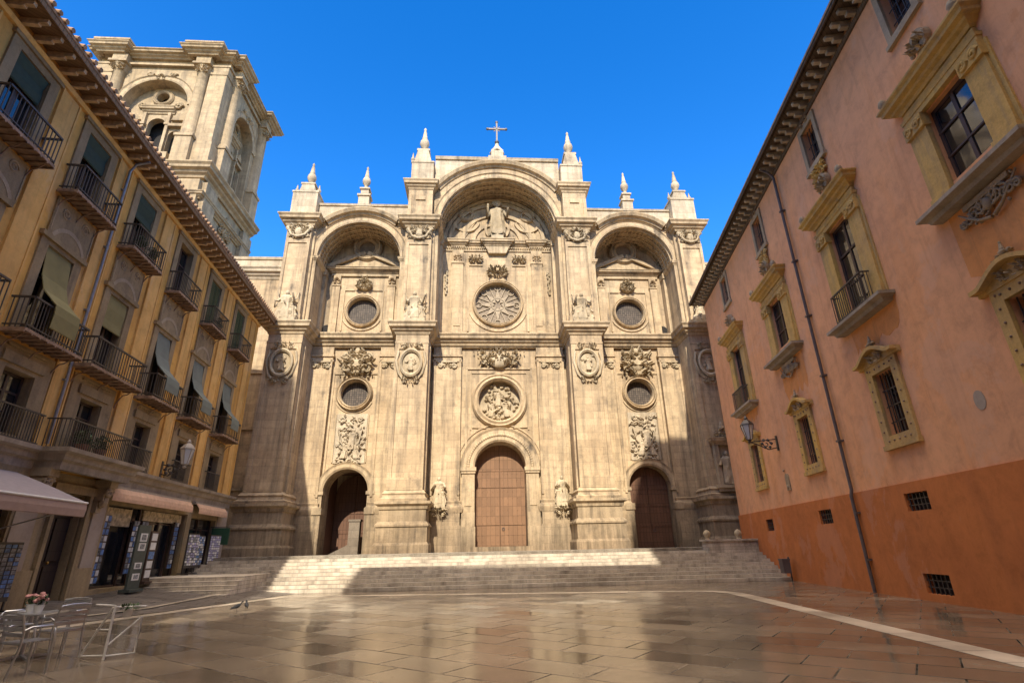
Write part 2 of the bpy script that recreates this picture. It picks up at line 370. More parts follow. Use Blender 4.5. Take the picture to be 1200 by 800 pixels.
def paving(name, c1, c2, mort, bw, bh, ang, rough=(.04,.28), wear=.75, tilt=.04):
    q = NT(name); co = q.coord(); mp = q.coord(rot=(0,0,ang))
    br = q.n('TexBrick'); br.inputs['Scale'].default_value = 1; br.inputs['Brick Width'].default_value = bw; br.inputs['Row Height'].default_value = bh; br.inputs['Mortar Size'].default_value = .016
    br.inputs['Mortar Smooth'].default_value = .3; br.inputs['Color1'].default_value = (*c1,1); br.inputs['Color2'].default_value = (*c2,1); br.inputs['Mortar'].default_value = (*mort,1); br.offset = .37
    q.l(mp, br.inputs['Vector'])
    br2 = q.n('TexBrick'); br2.inputs['Scale'].default_value = 1; br2.inputs['Brick Width'].default_value = bw; br2.inputs['Row Height'].default_value = bh; br2.inputs['Mortar Size'].default_value = 0; br2.inputs['Bias'].default_value = 0; br2.offset = .37
    br2.inputs['Color1'].default_value = (0,0,0,1); br2.inputs['Color2'].default_value = (1,1,1,1); q.l(mp, br2.inputs['Vector'])
    jf = q.mix(1.0, br.outputs['Fac'], q.ramp(q.noise(co, .55, 5, .7), [(.42,.12),(.6,1)]), 'MULTIPLY')
    slab = q.mix(q.ramp(q.noise(co, .3, 4, .6), [(.4,0),(.65,.8)]), c1, c2); slab = q.mix(.55, slab, q.ramp(br2.outputs['Color'], [(0,.55),(.5,1.0),(1,1.45)]), 'MULTIPLY')
    b = q.mix(wear, q.mix(jf, slab, mort), q.ramp(q.noise(co, 1.3, 8, .7), [(.3,.62),(.7,1.3)]), 'MULTIPLY')
    b = q.mix(q.ramp(q.noise(co, .22, 4), [(.45,0),(.7,.5)]), b, (.075,.055,.04))
    q.l(b, q.b.inputs['Base Color'])
    rr = q.mix(.5, q.noise(co, 2.2, 6, .7), br2.outputs['Color']); rr = q.mix(.35, rr, q.noise(co, .35, 3))
    mr = q.n('MapRange'); mr.inputs[1].default_value = .25; mr.inputs[2].default_value = .75; mr.inputs[3].default_value = rough[0]; mr.inputs[4].default_value = rough[1]; q.l(rr, mr.inputs[0])
    q.l(q.mix(jf, mr.outputs[0], 1.0), q.b.inputs['Roughness']); q.l(q.mix(jf, .5, 0.0), q.b.inputs['Specular IOR Level']); q.b.inputs['IOR'].default_value = 1.5
    n1 = q.bump(jf, .5, .01); n1.node.invert = True
    n2 = q.bump(q.noise(co, 1.3, 3, .5), .22, .02, n1); n3 = q.bump(q.noise(co, 9, 5, .7), .1, .008, n2)
    # every slab lies a little askew
    def off(k):
        a = q.n('Math', operation='MULTIPLY'); a.inputs[1].default_value = k; q.l(br2.outputs['Color'], a.inputs[0])
        f = q.n('Math', operation='FRACT'); q.l(a.outputs[0], f.inputs[0])
        c_ = q.n('Math', operation='MULTIPLY_ADD'); c_.inputs[1].default_value = tilt; c_.inputs[2].default_value = -tilt/2; q.l(f.outputs[0], c_.inputs[0]); return c_.outputs[0]
    cb = q.n('CombineXYZ'); q.l(off(7.3), cb.inputs[0]); q.l(off(13.7), cb.inputs[1])
    va = q.n('VectorMath', operation='ADD'); q.l(n3, va.inputs[0]); q.l(cb.outputs[0], va.inputs[1])
    vn = q.n('VectorMath', operation='NORMALIZE'); q.l(va.outputs[0], vn.inputs[0])
    q.l(vn.outputs[0], q.b.inputs['Normal']); return q.m
M['pave'] = paving('plaza_slabs', (.205,.165,.12), (.125,.102,.075), (.03,.025,.02), 1.35, .78, radians(36))
M['pave2'] = paving('pavement_slabs', (.15,.13,.115), (.11,.095,.085), (.04,.035,.03), .8, .4, radians(-8), (.25,.5))
M['band'] = paving('pale_band_slabs', (.50,.43,.34), (.42,.36,.28), (.12,.10,.08), 1.4, .9, radians(5), (.3,.5))

# ================================================================ ground
g = MB(); g.add([(-260,-260,0),(260,-260,0),(260,420,0),(-260,420,0)], [(0,1,2,3)])
ground = g.build('plaza_ground', M['pave']); ground['kind'] = 'structure'
def ribbon(name, pts, wd, z, mat):
    b = MB(); P = [Vector(p) for p in pts]; vs = []
    for i, p in enumerate(P):
        d1 = (P[i]-P[max(i-1,0)]); d2 = (P[min(i+1,len(P)-1)]-P[i]); d = (d1.normalized() if d1.length else d2.normalized())+(d2.normalized() if d2.length else d1.normalized()); d.normalize()
        n = Vector((-d.y,d.x)); zz = z if not callable(z) else z(p)
        vs += [(p.x+n.x*wd/2,p.y+n.y*wd/2,zz),(p.x-n.x*wd/2,p.y-n.y*wd/2,zz)]
    b.add(vs, [(2*i,2*i+1,2*i+3,2*i+2) for i in range(len(P)-1)])
    o = b.build(name, mat); o['kind'] = 'structure'; return o
ribbon('paving_band', [(6.3,-6),(7.0,8.5),(7.72,20.6),(7.3,21.6),(5.5,22.0),(-9.0,23.5),(-9.6,23.2),(-11.2,16.6),(-12.4,12)], .55, .004, M['band'])

# ================================================================ cathedral
YF = 0.06681016; O1 = (-0.83, 34.0, 0)
cath = thing('cathedral', 'sunlit cream stone cathedral front with three tall arches above the steps', 'cathedral', O1, YF)
E2 = 16.43
def scroll(mb, cx, cz, r, y, d=1, th=.05, turns=1.6, ph=0):
    pts = []
    for i in range(15):
        t = i/14; a = ph+d*t*turns*2*pi; rr = r*(1-.8*t); pts.append((cx+cos(a)*rr, y, cz+sin(a)*rr))
    mb.tube(pts, th, 5)
def leaf(mb, x, y, z, a, ln, wd, dp):
    d = (cos(a), sin(a)); n = (-d[1], d[0]); P = lambda t, u, v: (x+d[0]*t*ln+n[0]*u*wd, y-v*dp, z+d[1]*t*ln+n[1]*u*wd)
    mb.add([P(0,0,.1),P(.35,.5,.25),P(.7,.42,.5),P(1,0,.75),P(.7,-.42,.5),P(.35,-.5,.25),P(.35,0,.75),P(.72,0,1.1)],[(0,6,1),(1,6,7,2),(2,7,3),(3,7,4),(4,7,6,5),(5,6,0),(0,1,2,3,4,5)])
def ornament(mb, cx, cz, wd, ht, y, n=14, seed=1, dep=.16, fill=True):
    rr = random.Random(seed)
    for i in range(n*2):
        a = rr.uniform(-pi/2, pi/2); q = sqrt(rr.random()); x = cos(a)*q*wd/2; z = sin(a)*q*ht/2
        r = rr.uniform(.035,.1)*min(wd,ht); ar = rr.uniform(.4,2.2); ro = rr.uniform(-1,1)
        if i % 3:
            for s in (1,-1):
                b_ = ro*1.6+1.57*(i%2); b_ = b_ if s > 0 else pi-b_; leaf(mb, cx+s*x*.9, y-dep*.25, cz+z*.85, b_, r*2.6*min(1.3,ar+.4), r*1.7, dep*1.1)
            continue
        for s in (1,-1): mb.ell((cx+s*x, y-dep*rr.uniform(.1,.5), cz+z), (r*ar, dep*.6, r), 7, .3, ro*s)
    for s in (1,-1):
        scroll(mb, cx+s*wd*.33, cz+ht*.22, min(wd,ht)*.17, y-dep*.5, s, .04*min(wd,ht)+.01)
        scroll(mb, cx+s*wd*.33, cz-ht*.25, min(wd,ht)*.15, y-dep*.5, -s, .04*min(wd,ht)+.01)
def scrollwork(mb, cx, cz, wd, ht, y, seed=1):
    rr = random.Random(seed)
    for s in (1,-1):
        for k in range(5):
            t = (k+.5)/5; r = ht*(.34-.2*t); scroll(mb, cx+s*wd*.5*t, cz+ht*(.2-.35*t)*(1 if k % 2 else .6), r, y-.03, s if k % 2 else -s, .035, 1.4, rr.uniform(0,3))
        mb.tube([(cx+s*wd*.02,y-.03,cz-ht*.45),(cx+s*wd*.2,y-.06,cz-ht*.3),(cx+s*wd*.36,y-.04,cz+.02),(cx+s*wd*.5,y-.02,cz+ht*.35)], .05, 5, .02)
        for k in range(12): mb.ell((cx+s*rr.uniform(0,wd*.45),y-.02,cz+rr.uniform(-.4,.4)*ht*(.9)), (.06,.04,.03), 6, .2, rr.uniform(-1.5,1.5))
    mb.ell((cx,y-.04,cz), (.12,.09,.17), 8)
def figure(mb, cx, y, z0, h, seed=1, lean=0.0):       # a draped stone figure
    rr = random.Random(seed); n = 12; prof = [(.20,0),(.215,.05),(.19,.25),(.165,.42),(.15,.55),(.17,.68),(.185,.76),(.12,.83),(.06,.86)]
    vs = []
    for q, z in prof:
        for i in range(n):
            t = 2*pi*i/n; f = 1+.24*sin(i*2.6+z*3)*(1-z*.7)+rr.uniform(-.09,.09)
            vs.append((cx+(cos(t)*q*1.05*f+lean*z)*h, y+sin(t)*q*.75*f*h, z0+z*h))
    mb.add(vs, [(j*n+i, j*n+(i+1)%n, (j+1)*n+(i+1)%n, (j+1)*n+i) for j in range(len(prof)-1) for i in range(n)], False)
    mb.ell((cx+lean*.93*h, y-.02*h, z0+.925*h), (.068*h,.075*h,.085*h), 8)
    for s in (1,-1):
        e = (cx+s*.26*h+lean*.6*h, y-.08*h, z0+rr.uniform(.52,.62)*h); hd = (cx+s*rr.uniform(.08,.36)*h+lean*.6*h, y-.2*h, z0+rr.uniform(.55,.86)*h)
        mb.tube([(cx+s*.16*h+lean*.75*h, y, z0+.77*h), e, hd], .052*h, 6, .03*h)
def sculpt_group(mb, cx, y, z0, wd, ht, seed):
    rr = random.Random(seed)
    mb.box(cx-wd*.5, cx+wd*.5, y-.3, y+.3, z0, z0+.12*ht)
    figure(mb, cx+rr.uniform(-.05,.05)*wd, y, z0+.1*ht, ht*.92, seed, rr.uniform(-.05,.05))
    for s in (1,-1):
        figure(mb, cx+s*wd*.33, y-.05, z0+.08*ht, ht*rr.uniform(.5,.68), seed+s+5, s*-.12)
        mb.ell((cx+s*wd*.4, y, z0+.2*ht), (.16*wd,.2,.13*ht), 7, .2); mb.ell((cx+s*wd*.22, y-.15, z0+.32*ht), (.12*wd,.18,.12*ht), 7, .25)
        mb.tube([(cx+s*wd*.1, y, z0+.6*ht), (cx+s*wd*.45, y-.1, z0+.78*ht), (cx+s*wd*.5, y, z0+.98*ht)], .05*wd, 5, .03*wd)
def cprof(z0, z1, o):      # cornice profile
    h = z1-z0
    return [(-.25,z0),(.06*o/.6,z0),(.12*o/.6,z0+.18*h),(.26*o/.6,z0+.3*h),(.30*o/.6,z0+.45*h),(.48*o/.6,z0+.55*h),(.5*o/.6,z0+.75*h),(o,z0+.9*h),(o,z1),(-.25,z1)]
def around(x0, x1, y0, y1): return [(x0,y1),(x0,y0),(x1,y0),(x1,y1)]
def finial(mb, cx, cy, z0, z1, r=.34):
    h = z1-z0
    mb.lathe(cx, cy, [(r*.75,z0),(r*.8,z0+.05*h),(r*.45,z0+.1*h),(r*.4,z0+.17*h),(r*.8,z0+.25*h),(r,z0+.36*h),(r*.85,z0+.46*h),(r*.5,z0+.52*h),(r*.62,z0+.56*h),(r*.5,z0+.6*h),(r*.33,z0+.8*h),(r*.2,z0+.88*h),(r*.3,z0+.93*h),(r*.05,z1)], 12)

def pier(sgn, a0, a1, b0, b1, seed, outer):
    # a: lower shaft |x| range, b: upper shaft range
    X = lambda p, q: (sgn*p, sgn*q) if sgn > 0 else (sgn*q, sgn*p)
    x0, x1 = X(a0, a1); u0, u1 = X(b0, b1); cx = (x0+x1)/2; ux = (u0+u1)/2
    mb = MB(); mb.box(x0, x1, 0, 4, 4.4, 15.62)
    for e, f in ((x0, x0+.28), (x1-.28, x1)): mb.box(e, f, -.09, .1, 5.15, 14.9)
    mb.box(x0+.28, x1-.28, -.09, .1, 5.15, 5.9); mb.box(x0+.28, x1-.28, -.09, .1, 14.5, 14.9)
    mb.box(x0-.02, x1+.02, -.12, .1, 14.9, 15.05)
    for s in (x0+.02, x1-.02): mb.box(s-.12, s+.12, .5, 1.0, 5.15, 14.9)
    mb.box(u0, u1, .1, 3.4, E2-.02, 24.5)
    for e, f in ((u0, u0+.2), (u1-.2, u1)): mb.box(e, f, .02, .15, E2+.7, 23.3)
    mb.box(u0-.05, u1+.05, .0, .3, E2, E2+.7)
    for e in (u0-.18, u1+.0): mb.box(e, e+.18, .45, 3.4, E2, 24.4)
    mb.box(u0+.2,u1-.2,.02,.15,22.9,23.3)
    p = mb.build('pier', M['stone'], cath)
    # pedestal
    b = MB(); e = .4
    b.box(x0-e, x1+e, -e, 4, 1.45, 3.1); b.box(x0-e+.12, x1+e-.12, -e+.12, 4, 3.1, 4.0)
    b.sweep(around(x0-e, x1+e, -e, 3.5), [(-.2,1.45),(.12,1.45),(.12,1.95),(.03,2.1),(-.2,2.1)])
    b.sweep(around(x0-e+.12, x1+e-.12, -e+.12, 3.5), [(-.2,3.0),(.2,3.0),(.2,3.1),(.04,3.3),(-.2,3.3)])
    b.sweep(around(x0-e+.12, x1+e-.12, -e+.12, 3.5), [(-.2,3.95),(.08,4.0),(.12,4.2),(.3,4.3),(.3,4.45),(-.2,4.5)])
    b.sweep(around(x0, x1, 0, 3.5), [(-.2,4.4),(.32,4.45),(.34,4.62),(.2,4.7),(.16,4.85),(.22,4.95),(.05,5.15),(-.2,5.15)])
    b.build('pedestal', M['stone_cut'], p)
    c = MB(); c.sweep(around(x0, x1, 0, 3), cprof(15.6, E2, .58)); c.build('cornice', M['stone_cut'], p)
    c = MB(); c.sweep(around(u0-.1, u1+.1, .1, 3), cprof(24.4, 25.22, .6)); c.build('cornice', M['stone_cut'], p)
    c = MB(); ornament(c, ux, 23.85, 1.75, 1.25, .08, 16, seed, .22); c.ell((ux, -.05, 23.75), (.28,.25,.4), 8, .1)
    for s in (-1,1):
        c.tube([(ux+s*.85,.0,24.2),(ux+s*.5,-.12,23.5),(ux,-.15,23.3)], .1, 6)
        scroll(c, ux+s*.78, 24.15, .22, 0, s, .07)
    c.build('capital', M['relief'], p)
    # oval medallion
    c = MB(); mz = 13.5; c.arch(cx, mz, [(.62,.0),(.82,.0),(.82,-.2),(.72,-.26),(.62,-.16)], 0, 2*pi, 28, True, .95, 1.25)
    c.ell((cx, .02, mz), (.62,.1,.85), 12); figure(c, cx, -.06, mz-.55, 1.0, seed+20)
    for k in range(6): c.ell((cx+R.uniform(-.4,.4), -.08, mz+R.uniform(-.6,.6)), (.12,.08,.1), 6, .2)
    ornament(c, cx, 14.75, 1.5, .55, -.02, 10, seed+3, .2); ornament(c, cx, 12.3, 1.3, .6, -.02, 10, seed+4, .2)
    for s in (1,-1): c.tube([(cx+s*.85,-.1,14.3),(cx+s*1.0,-.12,13.6),(cx+s*.8,-.1,12.7),(cx+s*.5,-.1,12.4)], .09, 6)
    c.build('medallion', M['relief'], p)
    c = MB(); sculpt_group(c, ux, -.1, E2, 1.45, 2.35, seed+40); c.build('sculpture', M['relief'], p)
    return u0, u1
P1 = pier(-1, 13.5, 15.8, 13.95, 15.7, 1, True)
P2 = pier(-1, 4.95, 7.2, 5.05, 6.9, 2, False)
P3 = pier(1, 4.95, 7.2, 5.05, 6.9, 3, False)
P4 = pier(1, 13.5, 15.8, 13.95, 15.7, 4, True)

def circ(cx, cz, r, n=40): return [(cx+cos(2*pi*i/n)*r, cz+sin(2*pi*i/n)*r) for i in range(n)]
def archhole(cx, hw, z0, spring, n=24): return [(cx-hw,z0),(cx+hw,z0)]+[(cx+cos(pi*i/n)*hw, spring+sin(pi*i/n)*hw) for i in range(n+1)]
def bay(c, lo, hi, pil, hole_r, hole_z, door_hw, door_sp, door_z0):
    # lower storey wall between two piers, recessed 2.5 behind the pier fronts
    mb = MB(); mb.poly([(lo,1.4),(hi,1.4),(hi,16.2),(lo,16.2)], 2.5, 3.9, [circ(c, hole_z, hole_r), archhole(c, door_hw, door_z0, door_sp)])
    wll = mb.build('bay_wall', M['stone'], cath)
    for p0, p1 in pil:
        q = MB(); q.box(p0, p1, 2.2, 2.6, 4.2, 15.5); 
        if p1-p0 > 1.0:
            for e in (p0, p1-.16): q.box(e, e+.16, 2.12, 2.3, 5, 14.6)
        q.box(p0-.06, p1+.06, 2.12, 2.6, 14.35, 14.5); q.box(p0-.08,p1+.08,2.1,2.6,14.75,14.9)
        q.box(p0-.12, p1+.12, 1.95, 2.6, 1.45, 3.1); q.box(p0-.05, p1+.05, 2.02, 2.6, 3.1, 3.9)
        q.sweep(around(p0,p1,2.2,2.6), [(-.1,3.85),(.2,3.9),(.26,4.15),(.26,4.25),(.1,4.45),(.14,4.6),(-.1,4.7)])
        q.build('pilaster', M['stone'], wll)
    cn = MB(); cn.sweep([(lo,2.2),(hi,2.2)], cprof(15.6, E2, .6)); cn.box(lo,hi,2.25,4.2,15.5,E2-.04); cn.build('cornice', M['stone_cut'], wll)
    return wll
def ring(mb, cx, cz, r0, r1, y, dep, n=40):
    mb.arch(cx, cz, [(r0,y+.05),(r0,y-dep*.5),(r0+(r1-r0)*.25,y-dep),(r0+(r1-r0)*.55,y-dep*.7),(r0+(r1-r0)*.75,y-dep),(r1,y-dep*.4),(r1,y+.05)], 0, 2*pi, n, True)
def pcap(mb, p0, p1, z, y):     # little ionic capital of a pilaster
    for s in (p0+.22, p1-.22): scroll(mb, s, z, .2, y-.06, 1 if s < (p0+p1)/2 else -1, .07)
    ornament(mb, (p0+p1)/2, z, (p1-p0)*.5, .35, y, 6, 3, .15)
    mb.box(p0, p1, y-.12, y+.05, z+.24, z+.34)

# ---- centre bay
cw = bay(0, -5.2, 5.2, [(-4.75,-2.75),(2.75,4.75)], 1.5, 11.52, 1.74, 6.75, 1.78)
o = MB()
for s in (-1,1):
    pcap(o, *( (3.05,4.45) if s>0 else (-4.45,-3.05)), 14.05, 2.18)
o.build('pilaster_capital', M['relief'], cw)
o = MB(); ring(o, 0, 11.52, 1.48, 2.0, 2.5, .32)
o.build('round_frame', M['stone_cut'], cw)
o = MB(); o.disc(0, 11.52, 1.55, 2.95); rr = random.Random(5)
[leaf(o, cos(a_)*rr.uniform(.2,.9), 2.85, 11.52+sin(a_)*rr.uniform(.2,.9), rr.uniform(0,6.28), rr.uniform(.25,.5), .2, .22) for a_ in [k*.23 for k in range(30)]]; figure(o, -.1, 2.85, 11.2, 1.2, 51, .1); figure(o, .55, 2.85, 10.4, 1.3, 52, -.15); figure(o, -.65, 2.85, 10.4, 1.15, 53, .2)
for i in range(46):
    a = rr.uniform(0,2*pi); q = sqrt(rr.random())*1.3; o.ell((cos(a)*q, 2.88, 11.52+sin(a)*q), (rr.uniform(.08,.22),.16,rr.uniform(.07,.18)), 7, .25, rr.uniform(-1,1))
o.build('round_relief', M['relief'], cw)
o = MB()       # framed panel and spandrels round the medallion
for e in ((-2.42,-2.28),(2.28,2.42)): o.box(e[0], e[1], 2.40, 2.55, 7.2, 13.9)
o.box(-2.42,2.42,2.40,2.55,13.86,13.98); o.box(-2.1,2.1,2.43,2.55,13.55,13.62)
for e in ((-2.08,-2.0),(2.0,2.08)): o.box(e[0], e[1], 2.43, 2.55, 9.4, 13.6)
for s in (-1,1): o.poly([(s*1.95,9.55),(s*1.95,10.4),(s*1.25,9.7),(s*.95,9.5)], 2.4, 2.55)
o.build('panel_frame', M['stone_cut'], cw)
o = MB(); ornament(o, 0, 14.65, 3.4, 1.25, 2.35, 30, 9, .35); o.ell((0,2.25,14.45),(.75,.25,.55),10,.05); ornament(o, 0, 15.1, 3.9, .5, 2.3, 16, 10, .3)
o.build('cartouche', M['relief'], cw)
o = MB(); o.arch(0, 6.8, [(1.74,2.55),(1.74,2.2),(1.86,2.1),(2.5,2.1),(2.66,2.0),(2.72,2.2),(2.72,2.55)], 0, pi, 40)
for i in range(44):
    t = pi*(i+.5)/44; o.ell((cos(t)*2.18,2.1,6.8+sin(t)*2.18),(.11,.09,.11),6)
o.arch(0, 6.8, [(2.95,2.52),(2.95,2.42),(3.05,2.42),(3.05,2.52)], .2, pi-.2, 30)
for s in (-1,1):
    x0, x1 = (1.74,2.6) if s>0 else (-2.6,-1.74)
    o.box(x0,x1,2.15,2.6,3.9,6.55); o.box(x0-.1,x1+.1,2.0,2.6,6.55,6.8); o.box(x0-.05,x1+.05,2.06,2.6,6.4,6.55)
    o.box(x0-.02,x1+.06,2.0,2.6,1.45,3.0); o.box(x0,x1+.02,2.08,2.6,3.0,3.9); o.box(x0+.2,x1-.2,2.1,2.2,4.3,6.2)
o.box(-2.0,2.0,1.6,3.2,1.45,1.78)
o.build('portal_surround', M['stone_cut'], cw)
for s in (-1,1):
    o = MB(); o.box(s*4.1-.45,s*4.1+.45,1.72,2.2,4.2,4.42); ornament(o, s*4.1, 3.95, 1.0, .7, 1.9, 12, 12, .25)
    figure(o, s*4.1, 1.98, 4.4, 1.75, 60+s); figure(o, s*4.1-.3*s, 1.9, 4.4, 1.0, 63+s, .1*s)
    for i in range(16): o.ell((s*4.1+R.uniform(-.4,.4),2.05,4.5+R.uniform(0,1.3)),(.13,.13,.14),6,.3)
    o.build('statue', M['relief'], cw)
def door(cx, hw, z0, sp, y, mat):
    d = MB(); n = 20
    for s in (-1,1):
        pts = [(cx+s*.012,z0),(cx+s*hw,z0)]+[(cx+s*cos(pi/2*i/n)*hw, sp+sin(pi/2*i/n)*hw) for i in range(n)]+[(cx+s*.012,sp+hw)]
        d.poly(pts, y, y+.12)
        for zz in (z0+.02, z0+1.35, sp-1.2, sp-.08): d.box(min(cx+s*.05,cx+s*hw*.97), max(cx+s*.05,cx+s*hw*.97), y-.035, y+.02, zz, zz+.13)
        for k in range(5):
            for j in range(12): 
                zz = z0+.3+j*.4
                if zz < sp: d.ell((cx+s*(.18+k*(hw-.3)/4.2), y-.01, zz), (.022,.03,.022), 5)
    dd = d.build('door', mat, cath)
    h = MB(); h.arch(cx+.2, z0+1.1, [(.07,y-.03),(.07,y-.06),(.1,y-.06),(.1,y-.03)], 0, 2*pi, 12, True); h.build('door_ring', M['iron'], dd)
    return dd
door(0, 1.72, 1.78, 6.75, 3.35, M['door'])

# ---- side bays
for s in (-1,1):
    c = s*10.25
    rng = sorted((s*7.0, s*13.7))
    pil = [tuple(sorted((s*11.95,s*13.5))), tuple(sorted((s*7.25,s*8.6)))]
    sw = bay(c, rng[0], rng[1], pil, .95, 12.05, 1.46, 5.35, 1.5)
    o = MB()
    for p0, p1 in pil: pcap(o, p0+.1, p1-.1, 14.05, 2.18)
    o.build('pilaster_capital', M['relief'], sw)
    o = MB(); ring(o, c, 12.05, .94, 1.28, 2.5, .35); o.arch(c, 12.05, [(1.3,2.52),(1.3,2.42),(1.42,2.42),(1.42,2.52)], pi*1.15, pi*1.85, 20); o.build('round_frame', M['stone_cut'], sw)
    o = MB(); o.disc(c, 12.05, 1.0, 2.85); o.build('oculus_window', M['lead'], sw)
    o = MB()
    for e in (c-1.62, c+1.5): o.box(e, e+.12, 2.42, 2.55, 5.5, 13.5)
    o.box(c-1.62,c+1.62,2.42,2.55,13.5,13.6)
    for e in (c-1.15, c+1.08): o.box(e, e+.08, 2.42, 2.55, 7.25, 10.55)
    o.build('panel_frame', M['stone_cut'], sw)
    o = MB(); o.box(c-1.05,c+1.05,2.44,2.55,7.2,10.6); rr = random.Random(80+s)
    for i in range(60):
        o.ell((c+rr.uniform(-.9,.9), 2.42, rr.uniform(7.3,10.4)), (rr.uniform(.05,.2),rr.uniform(.06,.16),rr.uniform(.05,.16)), 6, .25, rr.uniform(-1.5,1.5))
    for k in range(40): leaf(o, c+rr.uniform(-.85,.85), 2.42, rr.uniform(7.4,10.3), rr.uniform(0,6.28), rr.uniform(.2,.5), rr.uniform(.12,.22), .2)
    figure(o, c+.1, 2.36, 8.1, 1.4, 82, .1); figure(o, c-.4, 2.36, 7.5, 1.1, 83, .2); figure(o, c+.5, 2.36, 7.5, 1.1, 84, -.2)
    for q in (-1,1):
        o.tube([(c, 2.3, 7.9),(c+q*.6,2.28,8.6),(c+q*.8,2.3,9.4)], .06, 5); scroll(o, c+q*.6, 10.2, .2, 2.35, q, .06); scroll(o, c+q*.45, 7.2, .3, 2.35, q, .08)
    o.build('relief_panel', M['pale'], sw)
    o = MB(); ornament(o, c, 14.35, 2.3, 1.9, 2.36, 30, 14+s, .34); o.ell((c,2.25,14.2),(.5,.25,.6),10); o.ell((c,2.2,15.2),(.2,.2,.25),8); ornament(o, c, 13.4, 2.6, .5, 2.4, 8, 15, .25); o.build('cartouche', M['relief'], sw)
    o = MB(); o.arch(c, 5.35, [(1.46,2.55),(1.46,2.3),(1.58,2.22),(1.78,2.22),(1.9,2.15),(1.93,2.55)], 0, pi, 36)
    for q in (-1,1):
        x0, x1 = sorted((c+q*1.46, c+q*1.86)); o.box(x0,x1,2.25,2.6,1.45,5.15); o.box(x0-.08,x1+.08,2.15,2.6,5.15,5.36); o.box(x0-.03,x1+.1,2.0,2.6,1.45,3.9); o.box(x0-.06,x1+.16,1.92,2.6,3.9,4.3)
    o.build('portal_surround', M['stone_cut'], sw)
    if s > 0: door(c, 1.44, 1.5, 5.35, 3.1, M['door_dark'])
    else:
        # deep vestibule with an inner door; the outer leaf stands folded open against the right side
        v = MB(); v.box(c-1.9,c-1.462,3.9,6.0,1.4,7.4); v.box(c+1.462,c+1.9,3.9,6.0,1.4,7.4); v.box(c-1.9,c+1.9,3.9,6.0,6.85,7.4)
        v.build('vestibule', M['brown_int'], cath)
        door(c, 1.44, 1.5, 5.35, 5.7, M['door_dark'])
        v = MB(); v.box(c+.15,c+.85,3.6,4.2,1.5,3.55); v.box(c+.1,c+.9,3.55,4.25,3.55,3.68); v.poly([(c-1.1,1.5),(c+.15,1.5),(c+.15,2.1)],3.7,4.1); v.build('stone_buttress', M['dark_stone'], cath)

# ---- upper storey: thick arched walls, niches
def bigarch(c, lo, hi, r, spring, ztop, rx, side):
    n = 40; y0, y1 = .75, 3.35
    dz = ztop-spring; a0 = math.asin(min(1, dz/rx))
    pts = [(lo,E2-.02),(c-r,E2-.02)]+[(c+cos(pi-pi*i/n)*r, spring+sin(pi-pi*i/n)*r) for i in range(n+1)]+[(c+r,E2-.02),(hi,E2-.02),(hi,ztop)]
    pts += [(c+cos(a0+(pi-2*a0)*i/24)*rx, spring+sin(a0+(pi-2*a0)*i/24)*rx) for i in range(25)]+[(lo,ztop)]
    mb = MB(); mb.poly(pts, y0, y1); a = mb.build('arch', M['stone'], cath)
    mo = MB(); q = r*.0
    mo.arch(c, spring, [(r,y0+.05),(r,y0-.1),(r+.12,y0-.14),(r+.16,y0-.06),(r+.42,y0-.06),(r+.5,y0-.16),(r+.55,y0+.05)], 0, pi, 44)
    mo.arch(c, spring, [(rx-.42,y0+.05),(rx-.4,y0-.12),(rx-.25,y0-.2),(rx-.2,y0-.4),(rx+.02,y0-.52),(rx+.08,y0-.52),(rx+.08,y0+.6),(rx-.3,y0+.6)], a0, pi-a0, 40)
    for s in (1,-1):
        xe = c+s*cos(a0)*rx; xo = hi if s > 0 else lo
        if abs(xo-xe) > .05: mo.sweep(sorted([(xe,y0),(xo,y0)]), cprof(ztop-.5, ztop+.04, .45))
        ja, jb = sorted((c+s*r, c+s*(r+.55))); 
        mo.box(ja,jb,y0-.12,y0+.1,E2,spring-.35); mo.sweep(around(ja,jb,y0-.1,y1) if True else None, cprof(spring-.42, spring-.02, .2))
        mo.box(ja-.03,jb+.03,y0-.18,y0+.1,E2,E2+.4)
        iw = sorted((c+s*r, c+s*(r-.22))); mo.box(iw[0],iw[1],2.6,3.3,E2,spring-.5); mo.box(iw[0]-.05,iw[1]+.05,2.5,3.3,spring-.5,spring-.05)
    mo.build('archivolt', M['stone_cut'], a)
    cf = MB(); k = int(r*10)        # coffered soffit
    for i in range(1,k):
        t = pi*i/k; cf.bar((c+cos(t)*(r-.03), y0+.35, spring+sin(t)*(r-.03)), (c+cos(t)*(r-.03), 3.3, spring+sin(t)*(r-.03)), .1, .1)
    for yy in (.95, 1.5, 2.05, 2.6, 3.1): cf.arch(c, spring, [(r+.01,yy),(r-.09,yy),(r-.09,yy+.14),(r+.01,yy+.14)], 0, pi, 36)
    cf.build('coffered_soffit', M['stone_cut'], a)
    return a
def nichewall(c, lo, hi, z1, hole, hz):
    mb = MB(); mb.poly([(lo,E2-.1),(hi,E2-.1),(hi,z1),(lo,z1)], 3.3, 3.9, [circ(c,hz,hole)]); return mb.build('niche_wall', M['stone'], cath)
ca = bigarch(0, -5.05, 5.05, 4.62, 25.0, 28.6, 6.08, 0)
nw = nichewall(0, -5.0, 5.0, 31, 1.78, 19.6)
o = MB(); o.sweep([(-4.62,3.3),(-3.7,3.3),(-3.7,3.12),(-2.7,3.12),(-2.7,3.3),(-1.0,3.3),(-1.0,2.95),(1.0,2.95),(1.0,3.3),(2.7,3.3),(2.7,3.12),(3.7,3.12),(3.7,3.3),(4.62,3.3)], cprof(24.65,25.2,.42))
o.box(-4.6,4.6,3.2,3.35,24.3,24.66)
for i in range(60): o.box(-4.4+i*.149,-4.4+i*.149+.07,3.05,3.25,24.5,24.64)
